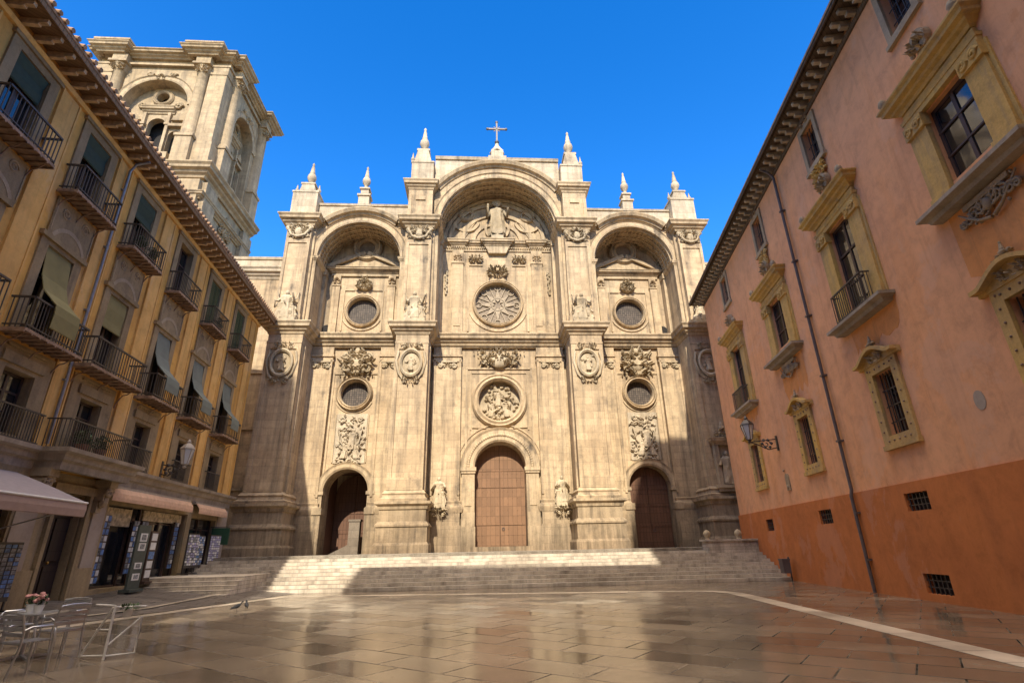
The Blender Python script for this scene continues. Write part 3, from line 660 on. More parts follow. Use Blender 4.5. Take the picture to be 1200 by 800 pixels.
o.poly([(-1.0,24.65),(-.7,24.0),(.7,24.0),(1.0,24.65)], 2.95, 3.3)
o.build('cornice', M['stone_cut'], nw)
for s in (-1,1):
    p0, p1 = sorted((s*2.75,s*3.65)); o = MB(); o.box(p0,p1,3.12,3.35,E2,24.3); o.box(p0-.06,p1+.06,3.05,3.3,23.1,23.25); o.box(p0-.06,p1+.06,3.05,3.3,E2,17.1)
    o.box(p0+.2,p1-.2,3.06,3.2,17.6,22.8); ornament(o,(p0+p1)/2,23.6,.8,.5,3.1,8,4,.15); o.build('pilaster', M['stone'], nw)
    o = MB(); 
    for k in range(16): o.ell((s*4.1+R.uniform(-.08,.08),3.2,20.4+k*.13),(.11,.1,.09),6,.2)
    o.build('garland', M['relief'], nw)
    o = MB(); ornament(o, s*1.75, 23.55, 1.1, .8, 3.22, 14, 33, .25); o.build('bracket_ornament', M['relief'], nw)
o = MB()
for s in (-1,1): o.box(s*2.35-.07,s*2.35+.07,3.2,3.35,17.2,22.9)
o.box(-2.3,-1.2,3.2,3.35,22.95,23.05); o.box(1.2,2.3,3.2,3.35,22.95,23.05)
ring(o, 0, 19.6, 1.76, 2.02, 3.3, .25); o.arch(0, 19.6, [(2.25,3.32),(2.25,3.2),(2.4,3.2),(2.4,3.32)], pi*1.12, pi*1.88, 30)
o.build('rose_frame', M['stone_cut'], nw)
o = MB(); ornament(o, 0, 22.4, 1.7, 1.0, 3.22, 22, 35, .3); o.build('ornament', M['relief'], nw)
o = MB(); o.disc(0, 19.6, 1.85, 3.62); rw = o.build('rose_window', M['rose_glass'], nw)
o = MB()
for k in range(8):
    a = pi/2+2*pi*k/8; d = Vector((cos(a),sin(a))); n_ = Vector((-d.y,d.x)); L = 1.45 if k % 2 == 0 else 1.25
    o.poly([(d.x*L, 19.6+d.y*L),(d.x*.5+n_.x*.22, 19.6+d.y*.5+n_.y*.22),(d.x*.25,19.6+d.y*.25),(d.x*.5-n_.x*.22, 19.6+d.y*.5-n_.y*.22)], 3.5, 3.64)
    a2 = a+pi/8; o.bar((cos(a2)*.55,3.56,19.6+sin(a2)*.55),(cos(a2)*1.8,3.56,19.6+sin(a2)*1.8),.05,.06)
    o.arch(cos(a)*1.5, 19.6+sin(a)*1.5, [(.2,3.52),(.26,3.52),(.26,3.62),(.2,3.62)], 0, 2*pi, 12, True)
o.arch(0,19.6,[(.5,3.5),(.58,3.5),(.58,3.62),(.5,3.62)],0,2*pi,24,True); o.arch(0,19.6,[(1.72,3.5),(1.8,3.5),(1.8,3.62),(1.72,3.62)],0,2*pi,30,True)
o.build('star_tracery', M['tracery'], nw)
o = MB(); figure(o, 0, 2.95, 25.6, 3.2, 91); o.box(-.5,.5,2.6,3.3,25.2,25.6); o.ell((0,2.9,28.75),(.42,.2,.3),9,.15); o.build('statue', M['relief'], nw)
o = MB(); o.arch(0, 26.4, [(.85,3.35),(.85,3.1),(1.05,3.1),(1.05,3.35)], 0, 2*pi, 30, True)
for s in (-1,1):
    for r_ in (1.5,2.4,3.4): o.arch(s*.3, 25.2, [(r_,3.35),(r_,3.15),(r_+.28,3.12),(r_+.28,3.35)], (0 if s>0 else pi*.45), (pi*.55 if s>0 else pi), 24)
    ring(o, s*2.55, 27.75, .35, .68, 3.3, .25, 24); o.arch(s*2.55,27.2,[(.9,3.35),(.9,3.12),(1.12,3.12),(1.12,3.35)], pi*1.05, pi*1.95, 20)
    o.poly([(s*1.5,27.6),(s*2.0,27.9),(s*3.6,25.3),(s*2.8,25.3)], 3.2, 3.35)
o.arch(0, 25.0, [(4.2,3.35),(4.2,3.2),(4.45,3.15),(4.45,3.35)], 0, pi, 40)
o.build('tympanum_scroll', M['stone_cut'], nw)

for s in (-1,1):
    c = s*10.45; lo, hi = sorted((s*6.9, s*13.95))
    bigarch(c, lo, hi, 3.08, 22.1, 25.2, 4.15, s)
    nw2 = nichewall(c, lo, hi, 26, 1.12, 18.85)
    o = MB(); path = [(c-3.08,3.3),(c-2.6,3.3),(c-2.6,3.1),(c+2.6,3.1),(c+2.6,3.3),(c+3.08,3.3)]; o.sweep(path, cprof(22.1,22.5,.4)); o.box(c-2.6,c+2.6,3.14,3.34,21.85,22.12)
    o.poly([(c-2.5,22.5),(c+2.5,22.5),(c,23.7)], 3.12, 3.35)
    for q in (-1,1): o.bar((c+q*2.9,2.98,22.58),(c+q*.1,2.98,23.85),.22,.3); o.poly([(c+q*1.9,22.55),(c+q*1.0,22.55),(c+q*1.1,22.95)],3.0,3.2)
    ring(o, c, 24.35, .62, 1.2, 3.2, .35, 36)
    o.build('pediment', M['stone_cut'], nw2)
    o = MB(); o.disc(c, 24.35, .64, 3.22, 28, .05); o.build('blind_oculus', M['dark_stone'], nw2)
    for p0, p1 in ((c-2.4,c-1.85),(c+1.85,c+2.4)):
        o = MB(); o.box(p0,p1,3.1,3.35,E2,21.9); o.box(p0-.05,p1+.05,3.04,3.3,20.95,21.05); ornament(o,(p0+p1)/2,21.35,.5,.5,3.08,7,3,.16); o.box(p0-.05,p1+.05,3.04,3.3,E2,17); o.build('pilaster', M['stone'], nw2)
    o = MB(); ring(o, c, 18.85, 1.1, 1.36, 3.3, .25); o.arch(c,18.85,[(1.5,3.32),(1.5,3.2),(1.62,3.2),(1.62,3.32)], pi*1.15, pi*1.85, 24); 
    for q in (-1,1): o.box(c+q*1.5-.05,c+q*1.5+.05,3.2,3.35,17.2,20.6); o.box(min(c+q*.7,c+q*1.5),max(c+q*.7,c+q*1.5),3.2,3.35,20.6,20.7)
    o.build('round_frame', M['stone_cut'], nw2)
    o = MB(); o.disc(c, 18.85, 1.16, 3.6); o.build('oculus_window', M['lead'], nw2)
    o = MB(); ornament(o, c, 21.1, 1.1, 1.1, 3.2, 20, 44, .28); ring(o, c, 21.1, .25,.5,3.2,.2,20); o.build('ornament', M['relief'], nw2)
    o = MB(); hx = s*12.98; o.poly(archhole(hx,.34,E2,17.35), 3.22, 3.32); o.build('small_doorway', M['dark'], nw2)
    # parapet
    o = MB(); o.box(lo,hi,1.05,1.7,25.2,26.9); o.sweep([(lo,1.05),(hi,1.05)], [(-.65,26.9),(.1,26.9),(.14,27.06),(-.65,27.06)]); o.build('parapet', M['pale'], cath)
    f = MB(); cx = s*10.6; f.box(cx-.42,cx+.42,.95,1.75,26.9,27.9); f.sweep(around(cx-.42,cx+.42,.95,1.75),[(-.1,27.8),(.1,27.85),(.1,28.0),(-.1,28.0)]); f.box(cx-.3,cx+.3,1.05,1.65,28,28.6); f.box(cx-.4,cx+.4,.95,1.75,28.55,28.68); finial(f, cx, 1.35, 28.68, 31.0, .33); f.build('finial', M['pale'], cath)
    f = MB(); cx = s*14.95; f.box(cx-.95,cx+.95,.45,2.2,25.2,27.7); f.box(cx-1.0,cx+1.0,.4,2.25,27.7,27.85); f.poly([(cx-.7,27.85),(cx+.7,27.85),(cx+.45,28.7),(cx-.45,28.7)],.75,1.9); f.box(cx-.55,cx+.55,.7,1.9,28.7,28.85)
    finial(f, cx, 1.3, 28.85, 31.2, .36)
    for q in (-1,1): finial(f, cx+q*.85, .9, 27.85, 28.7, .16)
    f.build('finial', M['pale'], cath)
    f = MB(); u0, u1 = sorted((s*5.1, s*6.95)); f.box(u0,u1,.1,2.4,25.2,27.95)
    for e in (u0,u1-.25): f.box(e,e+.25,.02,.2,25.3,27.4)
    f.box(u0+.55,u1-.55,.0,.2,26.9,27.2)
    at = f.build('attic_pier', M['stone'], cath)
    f = MB(); f.sweep(around(u0,u1,.1,2.4), cprof(27.9,28.65,.45)); f.build('cornice', M['stone_cut'], at)
    f = MB(); f.box(u0+.05,u1-.05,.3,2.2,28.65,30.7); f.box(u0,u1,.25,2.25,30.7,30.85); cx = (u0+u1)/2+s*.05
    f.poly([(cx-.75,30.85),(cx+.75,30.85),(cx+.42,32.2),(cx-.42,32.2)],.55,1.9); f.box(cx-.52,cx+.52,.6,1.85,32.2,32.4); finial(f, cx, 1.2, 32.4, 35.1, .4)
    finial(f, cx+s*.8, .6, 30.85, 31.9, .17)
    f.build('finial', M['pale'], cath)
o = MB(); o.poly([(-5.1,28.5),(-4.6,28.5)]+[(cos(pi-pi*i/24)*5.4,25.0+sin(pi-pi*i/24)*5.4) for i in range(5,20)]+[(4.6,28.5),(5.1,28.5),(5.1,31.75),(-5.1,31.75)],1.05,1.9); o.sweep([(-5.1,1.05),(5.1,1.05)], [(-.8,31.65),(.12,31.65),(.2,31.9),(-.8,31.9)]); o.build('parapet', M['pale'], cath)
o = MB(); o.box(-.75,.75,.7,2.0,31.5,31.95); o.box(-.5,.5,.85,1.85,31.95,32.7); o.lathe(0,1.35,[(.62,32.7),(.6,32.8),(.4,33.1),(.22,33.4),(.14,33.7),(.05,33.9)],8,False); cb = o.build('cross_pedestal', M['pale'], cath)
o = MB(); o.bar((0,1.35,33.5),(0,1.35,36.1),.13); o.bar((-.8,1.35,35.35),(.8,1.35,35.35),.13)
for p in ((-.8,35.35),(.8,35.35),(0,36.1)): o.ell((p[0],1.35,p[1]),(.14,.1,.14),8)
for a in range(4): t = pi/4+a*pi/2; o.bar((0,1.35,35.35),(cos(t)*.36,1.35,35.35+sin(t)*.36),.05)
o.ell((0,1.35,33.9),(.2,.2,.2),8); o.build('cross', M['iron'], cb)

# ---- wings beside the front and the body behind
for a, b in ((-27,-15.6),(15.6,22)):
  o = MB(); o.box(a,b,3.2,6,1.0,22.0)
  for z in (5.6, 9.7, 13.8): o.box(a,b,3.1,3.25,z,z+.2)
  wg = o.build('wing_wall', M['stone'], cath)
  o = MB(); o.sweep([(a,3.2),(b,3.2)], cprof(21.5,22.4,.6)); o.box(a,b,3.3,4.2,22.4,23.4); o.sweep([(a,3.3),(b,3.3)],[(-.4,23.3),(.1,23.3),(.15,23.5),(-.4,23.5)])
  o.build('cornice', M['pale'], wg)
o = MB(); o.box(-15.5,15.5,3.95,5.0,7.5,24.9); o.box(-15.6,15.6,6.2,30,1.4,20); o.box(-6.9,6.9,3.95,5,16,31.0); o.box(-15.5,15.5,5.9,6.3,1.4,22); o.build('nave_body', M['stone'], cath)
# aedicule on the right end
o = MB(); x0, x1 = 13.95, 15.35; yb = 0.0
o.box(x0-.1,x1+.1,-.5,yb,4.75,4.95); o.box(x0-.2,x1+.2,-.6,yb,4.95,5.15); o.box(x0,x0+.26,-.38,yb,5.15,7.7); o.box(x1-.26,x1,-.38,yb,5.15,7.7); o.box(x0+.26,x1-.26,-.14,yb,5.15,7.7)
o.sweep(around(x0,x1,-.38,yb), cprof(7.7,8.15,.3)); ornament(o,(x0+x1)/2,8.45,1.1,.7,-.2,12,3,.3); finial(o,(x0+x1)/2,-.3,8.5,9.4,.17); figure(o,(x0+x1)/2,-.25,5.2,2.1,99)
o.build('aedicule', M['stone_cut'], cath)

# ================================================================ bell tower
tw = thing('bell_tower', 'square stone bell tower with arched belfry rising behind the yellow building', 'tower', O1, YF)
TX0, TX1, TY0, TY1 = -38.8, -26.4, 6.2, 16.0; tcx = (TX0+TX1)/2; tcy = (TY0+TY1)/2
def tower_face(front):
    # arch recess in one belfry wall, built along local x and turned for the side face
    hw = (TX1-TX0)/2 if front else (TY1-TY0)/2
    r = 3.05 if front else 2.1; sp = 41.9 if front else 42.4
    V = MB(); n = 28
    V.poly([(-hw+.02,35.5),(-r,35.5)]+[(cos(pi-pi*i/n)*r, sp+sin(pi-pi*i/n)*r) for i in range(n+1)]+[(r,35.5),(hw-.02,35.5),(hw-.02,47.4),(-hw+.02,47.4)], 0, 1.3)
    W = MB(); q = r*.30; holes = []
    k = r/3.05
    W.poly([(-r-.1,35.4),(r+.1,35.4),(r+.1,sp+r),(-r-.1,sp+r)], 1.0, 1.6, [archhole(0,.82*k,37.0,40.3), archhole(-1.95*k,.62*k,36.8,39.0), archhole(1.95*k,.62*k,36.8,39.0), circ(0,43.6,.62*k,24)])
    Z = MB()
    Z.arch(0, sp, [(r,.05),(r,-.1),(r+.15,-.15),(r+.5,-.1),(r+.6,-.2),(r+.66,.05)], 0, pi, 36)
    ring(Z, 0, 43.6, .6*k, 1.0*k, 1.0, .25, 24)
    for s in (-1,1):
        a, b = sorted((s*1.0*k, s*1.28*k)); Z.box(a,b,.7,1.1,36,41.6); Z.box(a-.1,b+.1,.62,1.1,40.1,40.35)
        a, b = sorted((s*2.62*k, s*2.9*k)); Z.box(a,b,.7,1.1,36,39.4); Z.poly([(s*1.4*k,40.7),(s*2.9*k,40.7),(s*2.1*k,41.6)], .7, 1.05); Z.box(min(s*1.3*k,s*2.95*k),max(s*1.3*k,s*2.95*k),.6,1.05,39.9,40.2)
        scroll(Z, s*1.7*k, 42.6, .4*k, .85, s, .12)
        Z.box(s*1.5*k-.5*k,s*1.5*k+.5*k,.5,1.0,35.4,36.7)
    Z.sweep([(-1.5*k,.95),(1.5*k,.95)], cprof(41.6,42.3,.5))
    for s in (-1,1): scroll(Z, s*1.1*k, sp+r+.9, .35, -.1, s, .1)
    ornament(Z, 0, sp+r+.3, .8, .8, -.05, 6, 3, .2)
    D = MB(); D.box(-r,r,2.2,2.3,35.5,45)
    P = MB(); 
    for s in (-1,1):
        cx_ = s*(hw-(1.35+.9 if front else 1.6)); 
        P.box(cx_-.75,cx_+.75,-.75,.2,35.2,37.5); P.box(cx_-.85,cx_+.85,-.85,.2,37.5,37.8); P.lathe(cx_,-.1,[(.72,37.8),(.75,38.0),(.6,38.2),(.56,42),(.5,45.6),(.58,45.7)],16)
        ornament(P, cx_, 46.25, 1.3, 1.1, -.5, 12, 5, .3); P.lathe(cx_,-.1,[(.55,45.7),(.8,46.8)],12); P.box(cx_-.85,cx_+.85,-.95,.2,46.8,47.1)
        P.box(cx_-.7,cx_+.7,-.75,.2,47.1,48.2)
    return V, W, Z, D, P
for front in (True, False):
    hold = thing_rot = None
    parts = tower_face(front)
    for mb, nm, mt in zip(parts, ('belfry_wall','belfry_arcade','belfry_moulding','belfry_interior','belfry_column'), ('tower','tower','tower','dark','tower')):
        if front: mb.v = [(x+tcx, y+TY0, z) for x, y, z in mb.v]
        else: mb.v = [(TX1-y, x+tcy, z) for x, y, z in mb.v]
        mb.build(nm, M[mt], tw)
o = MB(); 
for x, y in ((TX1-1.6,TY0-.22),(TX0,TY0-.22)): o.box(x,x+1.62,y,y+1.6,35.4,47.2); o.box(x-.1,x+1.75,y-.12,y+1.7,35.2,37.3); o.box(x-.05,x+1.7,y-.06,y+1.65,45.8,47.1)
o.box(TX1-1.5,TX1+.02,TY1-1.4,TY1,35.4,47.2); o.box(TX0,TX0+1,TY1-1.4,TY1,35.4,47.2)
o.build('corner_pilaster', M['tower'], tw)
FP = [(TX0-.1,TY1),(TX0-.1,TY0-.2),(TX1+.1,TY0-.2),(TX1+.1,TY1)]
o = MB(); o.box(TX0,TX1,TY0,TY1,47.1,48.3); o.sweep(FP, cprof(48.2,49.1,.8)); o.sweep(FP, [(-.3,47.0),(.15,47.05),(.15,47.35),(-.3,47.35)]); o.box(TX0-.4,TX1+.4,TY0-.5,TY1,49.0,49.35)
pth = []
for a, b in ((TX0+.2,TX0+2.6),(TX1-3.6,TX1-.9)): o.sweep([(a,TY0-.2),(a,TY0-.9),(b,TY0-.9),(b,TY0-.2)], cprof(48.2,49.2,.75)); o.box(a-.4,b+.4,TY0-1.2,TY0+.5,49.1,49.9); o.box(a-.5,b+.5,TY0-1.3,TY0+.6,49.9,50.15)
for a, b in ((TY0+.3,TY0+2.2),(TY1-2.2,TY1)): o.sweep([(TX1+.1,a),(TX1+.8,a),(TX1+.8,b),(TX1+.1,b)], cprof(48.2,49.2,.75)); o.box(TX1-.5,TX1+1.3,a-.3,b+.3,49.1,49.7)
o.build('cornice', M['tower'], tw)
o = MB(); o.box(TX0,TX1,TY0,TY1,0,35.4); 
o.sweep(FP, cprof(34.2,35.4,1.0)); o.sweep(FP, cprof(32.0,32.6,.5))
for s in (0,1):
    a = TX0+s*(TX1-TX0-2.4); o.box(a,a+2.4,TY0-.5,TY0,20,33.9)
for a in (TY0,TY1-2): o.box(TX1,TX1+.45,a,a+2,20,33.9)
o.arch(tcx,28.5,[(2.0,TY0+.05),(2.0,TY0-.3),(2.6,TY0-.3),(2.6,TY0+.05)],0,pi,24)
sh = o.build('tower_shaft', M['tower'], tw)
o = MB(); b = MB(); b.arch(0,28.3,[(1.4,.05),(1.4,-.3),(1.9,-.3),(1.9,.05)],0,pi,24); b.ell((0,0,32.0),(.5,.2,1.2),10,.1); ornament(b,0,32.0,2.6,2.2,0,16,4,.3); b.v = [(TX1-y, x+tcy, z) for x, y, z in b.v]; b.build('shaft_ornament', M['tower'], tw)

for ob in tw.children:
    for v in ob.data.vertices:
        z = v.co.z
        if z > 45: v.co.z = 45+(z-45)*.77
        elif 20 < z <= 35.6: v.co.z = z-1.0
# ================================================================ stairs
PZ = 1.5
stair = thing('stone_stairway', 'broad worn pale stone steps rising from the plaza to the cathedral doors', 'stairs', O1, YF)
N = 10; rz = PZ/N; y_top = -3.9; td = .48
o = MB()
for i in range(N):
    z1 = PZ-i*rz; yf = y_top-i*td
    o.box(-15.2-.02*i, 14.4, yf, yf+td+.02 if i else 12, z1-rz if i<N-1 else -.3, z1)
o.box(-15.1,14.4,y_top-.0,12,0,PZ-.004)
o.box(-17.5,-15.2,-3.6,12,0,PZ-.3); o.box(14.3,18,-2.5,12,0,PZ-.02)
o.build('flight', M['step'], stair)
o = MB()
for i in range(5):
    z1 = .78-i*.15; o.box(-18.5, -11.3, -9.3-i*.36, -6, -.2 if i == 4 else z1-.15, z1)
o.build('side_flight', M['step'], stair)
ck = MB(); ck.box(10.75,14.4,-4.4,-3.9,.6,1.78); ck.box(10.65,14.4,-4.47,-3.83,1.78,1.88); ck.poly([(10.75,.6),(11.9,.6),(10.75,1.5)],-4.75,-4.4);
cko = ck.build('stone_block_wall', M['step'], None); cko.location = O1; cko.rotation_euler = (0,0,YF); tag(cko, 'low pale stone wall closing the right end of the steps by the orange building', 'low wall')
ck2 = MB()
for x in (11.0,12.75): ck2.lathe(x,-4.15,[(.14,1.88),(.08,1.96),(.17,2.08),(.2,2.18),(.14,2.3),(.03,2.38)],12)
ck2.build('ball_finial', M['relief'], cko)

# ================================================================ left building
YL = -0.13487518; OL = (-12.5, 0, 0)
lb = thing('apartment_building', 'four storey yellow ochre apartment building with iron balconies and street level shops', 'building', OL, pi/2-YL)
lb.rotation_euler = (0,0,atan2(cos(YL), sin(YL)))
C3 = [4.6,7.95,11.5,14.75,18.08,21.7,25.3,29.0]; C2 = [7.95,11.3,14.65,18.0,21.57,25.15,29.0]; C1 = [7.9,11.2,14.6,18.0,21.5,25.3,28.95]
holes = []
rect = lambda c, wd, z0, z1: [(c-wd/2,z0),(c+wd/2,z0),(c+wd/2,z1),(c-wd/2,z1)]
for c in C3: holes.append(rect(c,1.24,12.75,15.25))
for c in C2: holes.append(rect(c,1.22,7.85,10.7))
for c in C1: holes.append(rect(c,1.2,4.95,6.72))
DOORS = [(-3.0,11.2,.0,3.55),(11.9,15.9,.2,3.3),(17.5,19.1,.3,3.62),(20.5,27.1,.55,3.5),(27.55,30.6,.7,3.4)]
for a, b_, z0, z1 in DOORS: holes.append([(a,z0),(b_,z0),(b_,z1),(a,z1)])
o = MB(); o.poly([(-9,-.3),(32.2,-.3),(32.2,16.1),(-9,16.1)], 0, .35, holes); o.box(31.85,32.2,.35,12,-.3,16.1); o.box(-9,-8.6,.35,12,-.3,16.1)
o.build('wall', M['ochre'], lb)
o = MB(); o.box(-9,31.8,.9,12,-.3,16.0); o.build('room_block', M['dark'], lb)
# pale ochre pilaster strips
for c in (9.6, 13.0, 16.25, 19.85, 23.5, 27.15, 31.2):
    o = MB(); o.box(c-.36,c+.36,-.05,.02,4.8,15.6); 
    for e in (c-.42,c+.36): o.box(e,e+.06,-.08,.02,4.8,15.6)
    o.build('pilaster_strip', M['ochre_light'], lb)
# grey stucco surrounds
def surround(c, wd, z0, z1, hw, h0, h1, y=-.06):
    o = MB(); o.poly([(c-wd,z0),(c+wd,z0),(c+wd,z1),(c-wd,z1)], y, .01, [rect(c,hw*2-.01,h0+.005,h1-.005)]); o.poly(rect(c,hw*2-.004,h0+.002,h1-.002), .0, .34, [rect(c,hw*2-.03,h0+.015,h1-.015)]); return o
def panel_art(o, c, z0, z1, hw):
    o.box(c-hw,c+hw,-.075,-.03,z0,z1); m_ = MB(); m_.arch(c, z0-.35, [(hw*.78,-.085),(hw*.78,-.05),(hw*.92,-.05),(hw*.92,-.085)], .45, pi-.45, 14)
    for q in (-1,1): scroll(m_, c+q*hw*.5, z0+(z1-z0)*.72, .2, -.08, q, .025); m_.bar((c+q*hw*.95,-.08,z0+.1),(c+q*hw*.95,-.08,z1-.1),.04,.03)
    m_.build('painted_motif', M['trim_pale'], lb)
for c in C3:
    o = surround(c, .95, 12.6, 15.6, .62, 12.75, 15.25); o.box(c-1.02,c+1.02,-.12,.0,15.5,15.62); panel_art(o, c, 11.05, 12.35, .95); o.build('window_surround', M['stucco_grey'], lb)
for c in C2:
    o = surround(c, .95, 7.7, 11.0, .61, 7.85, 10.7); o.box(c-1.05,c+1.05,-.14,.0,10.85,11.0); o.build('window_surround', M['stucco_grey'], lb)
for i, c in enumerate(C1):
    o = surround(c, 1.2, 4.8, 7.45, .6, 4.95, 6.72); o.box(c-.85,c+.85,-.13,.0,6.85,7.15); o.box(c-.8,c+.8,-.12,.0,7.3,7.36); o.build('window_surround', M['stucco_grey'], lb)
def lwin(c, wd, z0, z1, french=True, frame='frame', par=None, y=.22):
    o = MB(); f = .09
    for a, b_ in ((c-wd/2,c-wd/2+f),(c+wd/2-f,c+wd/2),(c-f*.6,c+f*.6)): o.box(a,b_,y,y+.07,z0,z1)
    o.box(c-wd/2,c+wd/2,y,y+.07,z1-f,z1); o.box(c-wd/2,c+wd/2,y,y+.07,z0,z0+(.35 if french else f))
    zz = z0+(z1-z0)*.68; o.box(c-wd/2,c+wd/2,y+.005,y+.065,zz-.03,zz+.03)
    w_ = o.build('window', M[frame], par or lb); p = MB(); p.box(c-wd/2+.02,c+wd/2-.02,y+.03,y+.05,z0,z1); p.build('pane', M['glass'], w_); return w_
def balcony(c, wd, zf, dep, curved=False, n=15, slab='rust_iron', z_rail=.95, mats='iron'):
    o = MB(); o.box(c-wd/2,c+wd/2,-dep,-.02,zf-.09,zf)
    for k in range(9): 
        x = c-wd/2+wd*k/8; o.box(x-.025,x+.025,-dep,-.02,zf-.13,zf-.09)
    sl = o.build('balcony', M[slab], lb)
    rl = MB(); top = zf+z_rail
    pts = [(c-wd/2+.03,-.02),(c-wd/2+.03,-dep+.03),(c+wd/2-.03,-dep+.03),(c+wd/2-.03,-.02)]
    for zz, th in ((top,.055),(zf+.1,.035)):
        for a, b_ in zip(pts, pts[1:]): rl.bar((*a,zz),(*b_,zz),th)
    for k in range(n+1): x = c-wd/2+.03+(wd-.06)*k/n; rl.bar((x,-dep+.03,zf),(x,-dep+.03,top),.022)
    for k in range(1,5):
        for x in (c-wd/2+.03,c+wd/2-.03): rl.bar((x,-.02-(dep-.05)*k/5,zf),(x,-.02-(dep-.05)*k/5,top),.022)
    rl.build('railing', M[mats], sl)
    br = MB()
    for x in (c-wd*.42, c, c+wd*.42): br.tube([(x,-dep*.8,zf-.1),(x,-dep*.5,zf-.28),(x,-dep*.3,zf-.32),(x,-.05,zf-.62),(x,-.02,zf-.8)], .022, 5)
    br.build('bracket', M['rust_iron'], sl)
    return sl
for i, c in enumerate(C3):
    wv = lwin(c, 1.24, 12.75, 15.25); balcony(c, 1.95 if i > 4 else 2.15, 12.55, .62)
    if i in (2,3,4): o = MB(); o.sheet([(-.02,15.22),(.05,14.9),(.02,14.6),(.03,14.35)] if i < 4 else [(-.02,15.22),(-.05,14.9),(.02,14.5),(-.03,14.2)], c-.58, c+.58, .05); o.build('roller_blind', M['blind_green'], lb)
    if i in (6,7):
        for s in (-1,1):
            o = MB(); a, b_ = sorted((c+s*.02,c+s*.6)); o.box(a,b_,.02,.07,12.8,15.2)
            for k in range(24): o.box(a+.06,b_-.06,-.005,.03,12.95+k*.093,12.95+k*.093+.05)
            o.build('shutter', M['shutter'], lb)
for i, c in enumerate(C2):
    lwin(c, 1.22, 7.85, 10.7); big = i in (2,3); balcony(c, 2.55 if i == 2 else (3.2 if i == 3 else 2.35), 7.65, .72, n=20 if big else 15)
    o = None
    if i in (2,4,5,6): # blind thrown out over the railing
        out = .79; o = MB(); o.sheet([(.0,10.68),(-.06,10.2),(-.12,9.7),(-.3,9.2),(-.62,8.85),(-out,8.68),(-out-.03,8.4),(-out-.02,7.95 if i == 2 else 8.1)], c-.56, c+.56, .03)
        o.build('hanging_blind', M['blind_khaki' if i == 2 else 'blind_grey'], lb)
    if i == 3: o = MB(); o.sheet([(.0,10.68),(-.02,10.2),(.0,9.75),(-.02,9.45)], c-.57, c+.57, .04); o.build('roller_blind', M['blind_khaki'], lb)
for i, c in enumerate(C1):
    lwin(c, 1.2, 4.95, 6.72, False)
    rl = MB(); wd = 2.6 if i == 2 else (3.6 if i == 3 else 1.7); dep = .18 if i not in (3,) else .72
    for k in range(int(wd/.11)+1): x = c-wd/2+k*.11; rl.bar((x,-dep,4.8),(x,-dep,5.72),.02)
    rl.bar((c-wd/2,-dep,5.72),(c+wd/2,-dep,5.72),.045); rl.bar((c-wd/2,-dep,4.86),(c+wd/2,-dep,4.86),.03)
    for x in (c-wd/2,c+wd/2):
        rl.bar((x,-.02,5.72),(x,-dep,5.72),.04)
        for k in range(1,int(dep/.12)): rl.bar((x,-.12*k,4.8),(x,-.12*k,5.72),.02)
    rl.build('window_railing', M['iron'], lb)
# string cornice over the shops
path = [(-9,0),(16.25,0),(16.25,-.75),(19.9,-.75),(19.9,0),(32.2,0)]
o = MB(); o.sweep(path, [(-.1,4.15),(.08,4.15),(.1,4.38),(.2,4.44),(.22,4.6),(.38,4.66),(.4,4.78),(-.1,4.8)]); o.box(16.3,19.85,-.72,-.02,4.3,4.79); o.build('string_cornice', M['sill'], lb)
# street level facing
o = MB(); o.poly([(-9,-.3),(32.2,-.3),(32.2,4.2),(-9,4.2)], -.08, .0, [[(a,z0),(b_,z0),(b_,z1),(a,z1)] for a, b_, z0, z1 in DOORS])
for a, b_, z0, z1 in DOORS: o.poly([(a+.002,z0+.002),(b_-.002,z0+.002),(b_-.002,z1-.002),(a+.002,z1-.002)], -.01, .34, [[(a+.02,z0+.02),(b_-.02,z0+.02),(b_-.02,z1-.02),(a+.02,z1-.02)]])
for a, b_ in ((16.1,17.3),(19.25,20.2)): o.box(a,b_,-.18,-.05,-.3,1.3)
for x in (17.35,19.1): o.box(x,x+.16,-.2,-.02,.3,3.62)
o.box(17.2,19.4,-.22,-.02,3.62,3.9)
o.build('street_facing', M['stucco_grey'], lb)
for x in (16.35, 19.55):
    o = MB(); o.box(x-.22,x+.22,-.62,-.02,3.95,4.2); o.box(x-.18,x+.18,-.45,-.02,3.5,3.95); o.box(x-.14,x+.14,-.28,-.02,3.1,3.5); scroll(o,x,3.8,.2,-.5,1,.08); o.ell((x,-.35,3.5),(.16,.18,.25),8,.1); o.build('console_bracket', M['trim_pale'], lb)
o = MB(); o.box(19.6,20.3,-.13,-.04,.9,3.5); o.box(30.75,32.1,-.11,-.06,.9,4.0); o.box(16.0,16.9,-.12,-.06,1.0,3.3); o.build('pale_panel', M['cream'], lb)
o = MB(); o.box(17.5,19.1,.25,.33,.3,3.62)
for a in (17.55,18.33): o.box(a,a+.68,.2,.27,.45,1.4); o.box(a,a+.68,.2,.27,1.55,2.85)
o.box(17.5,19.1,.18,.3,2.9,3.02); dr = o.build('street_door', M['door_street'], lb); o = MB(); o.ell((18.4,.17,1.5),(.05,.04,.05),8); o.build('door_knob', M['gold'], dr)
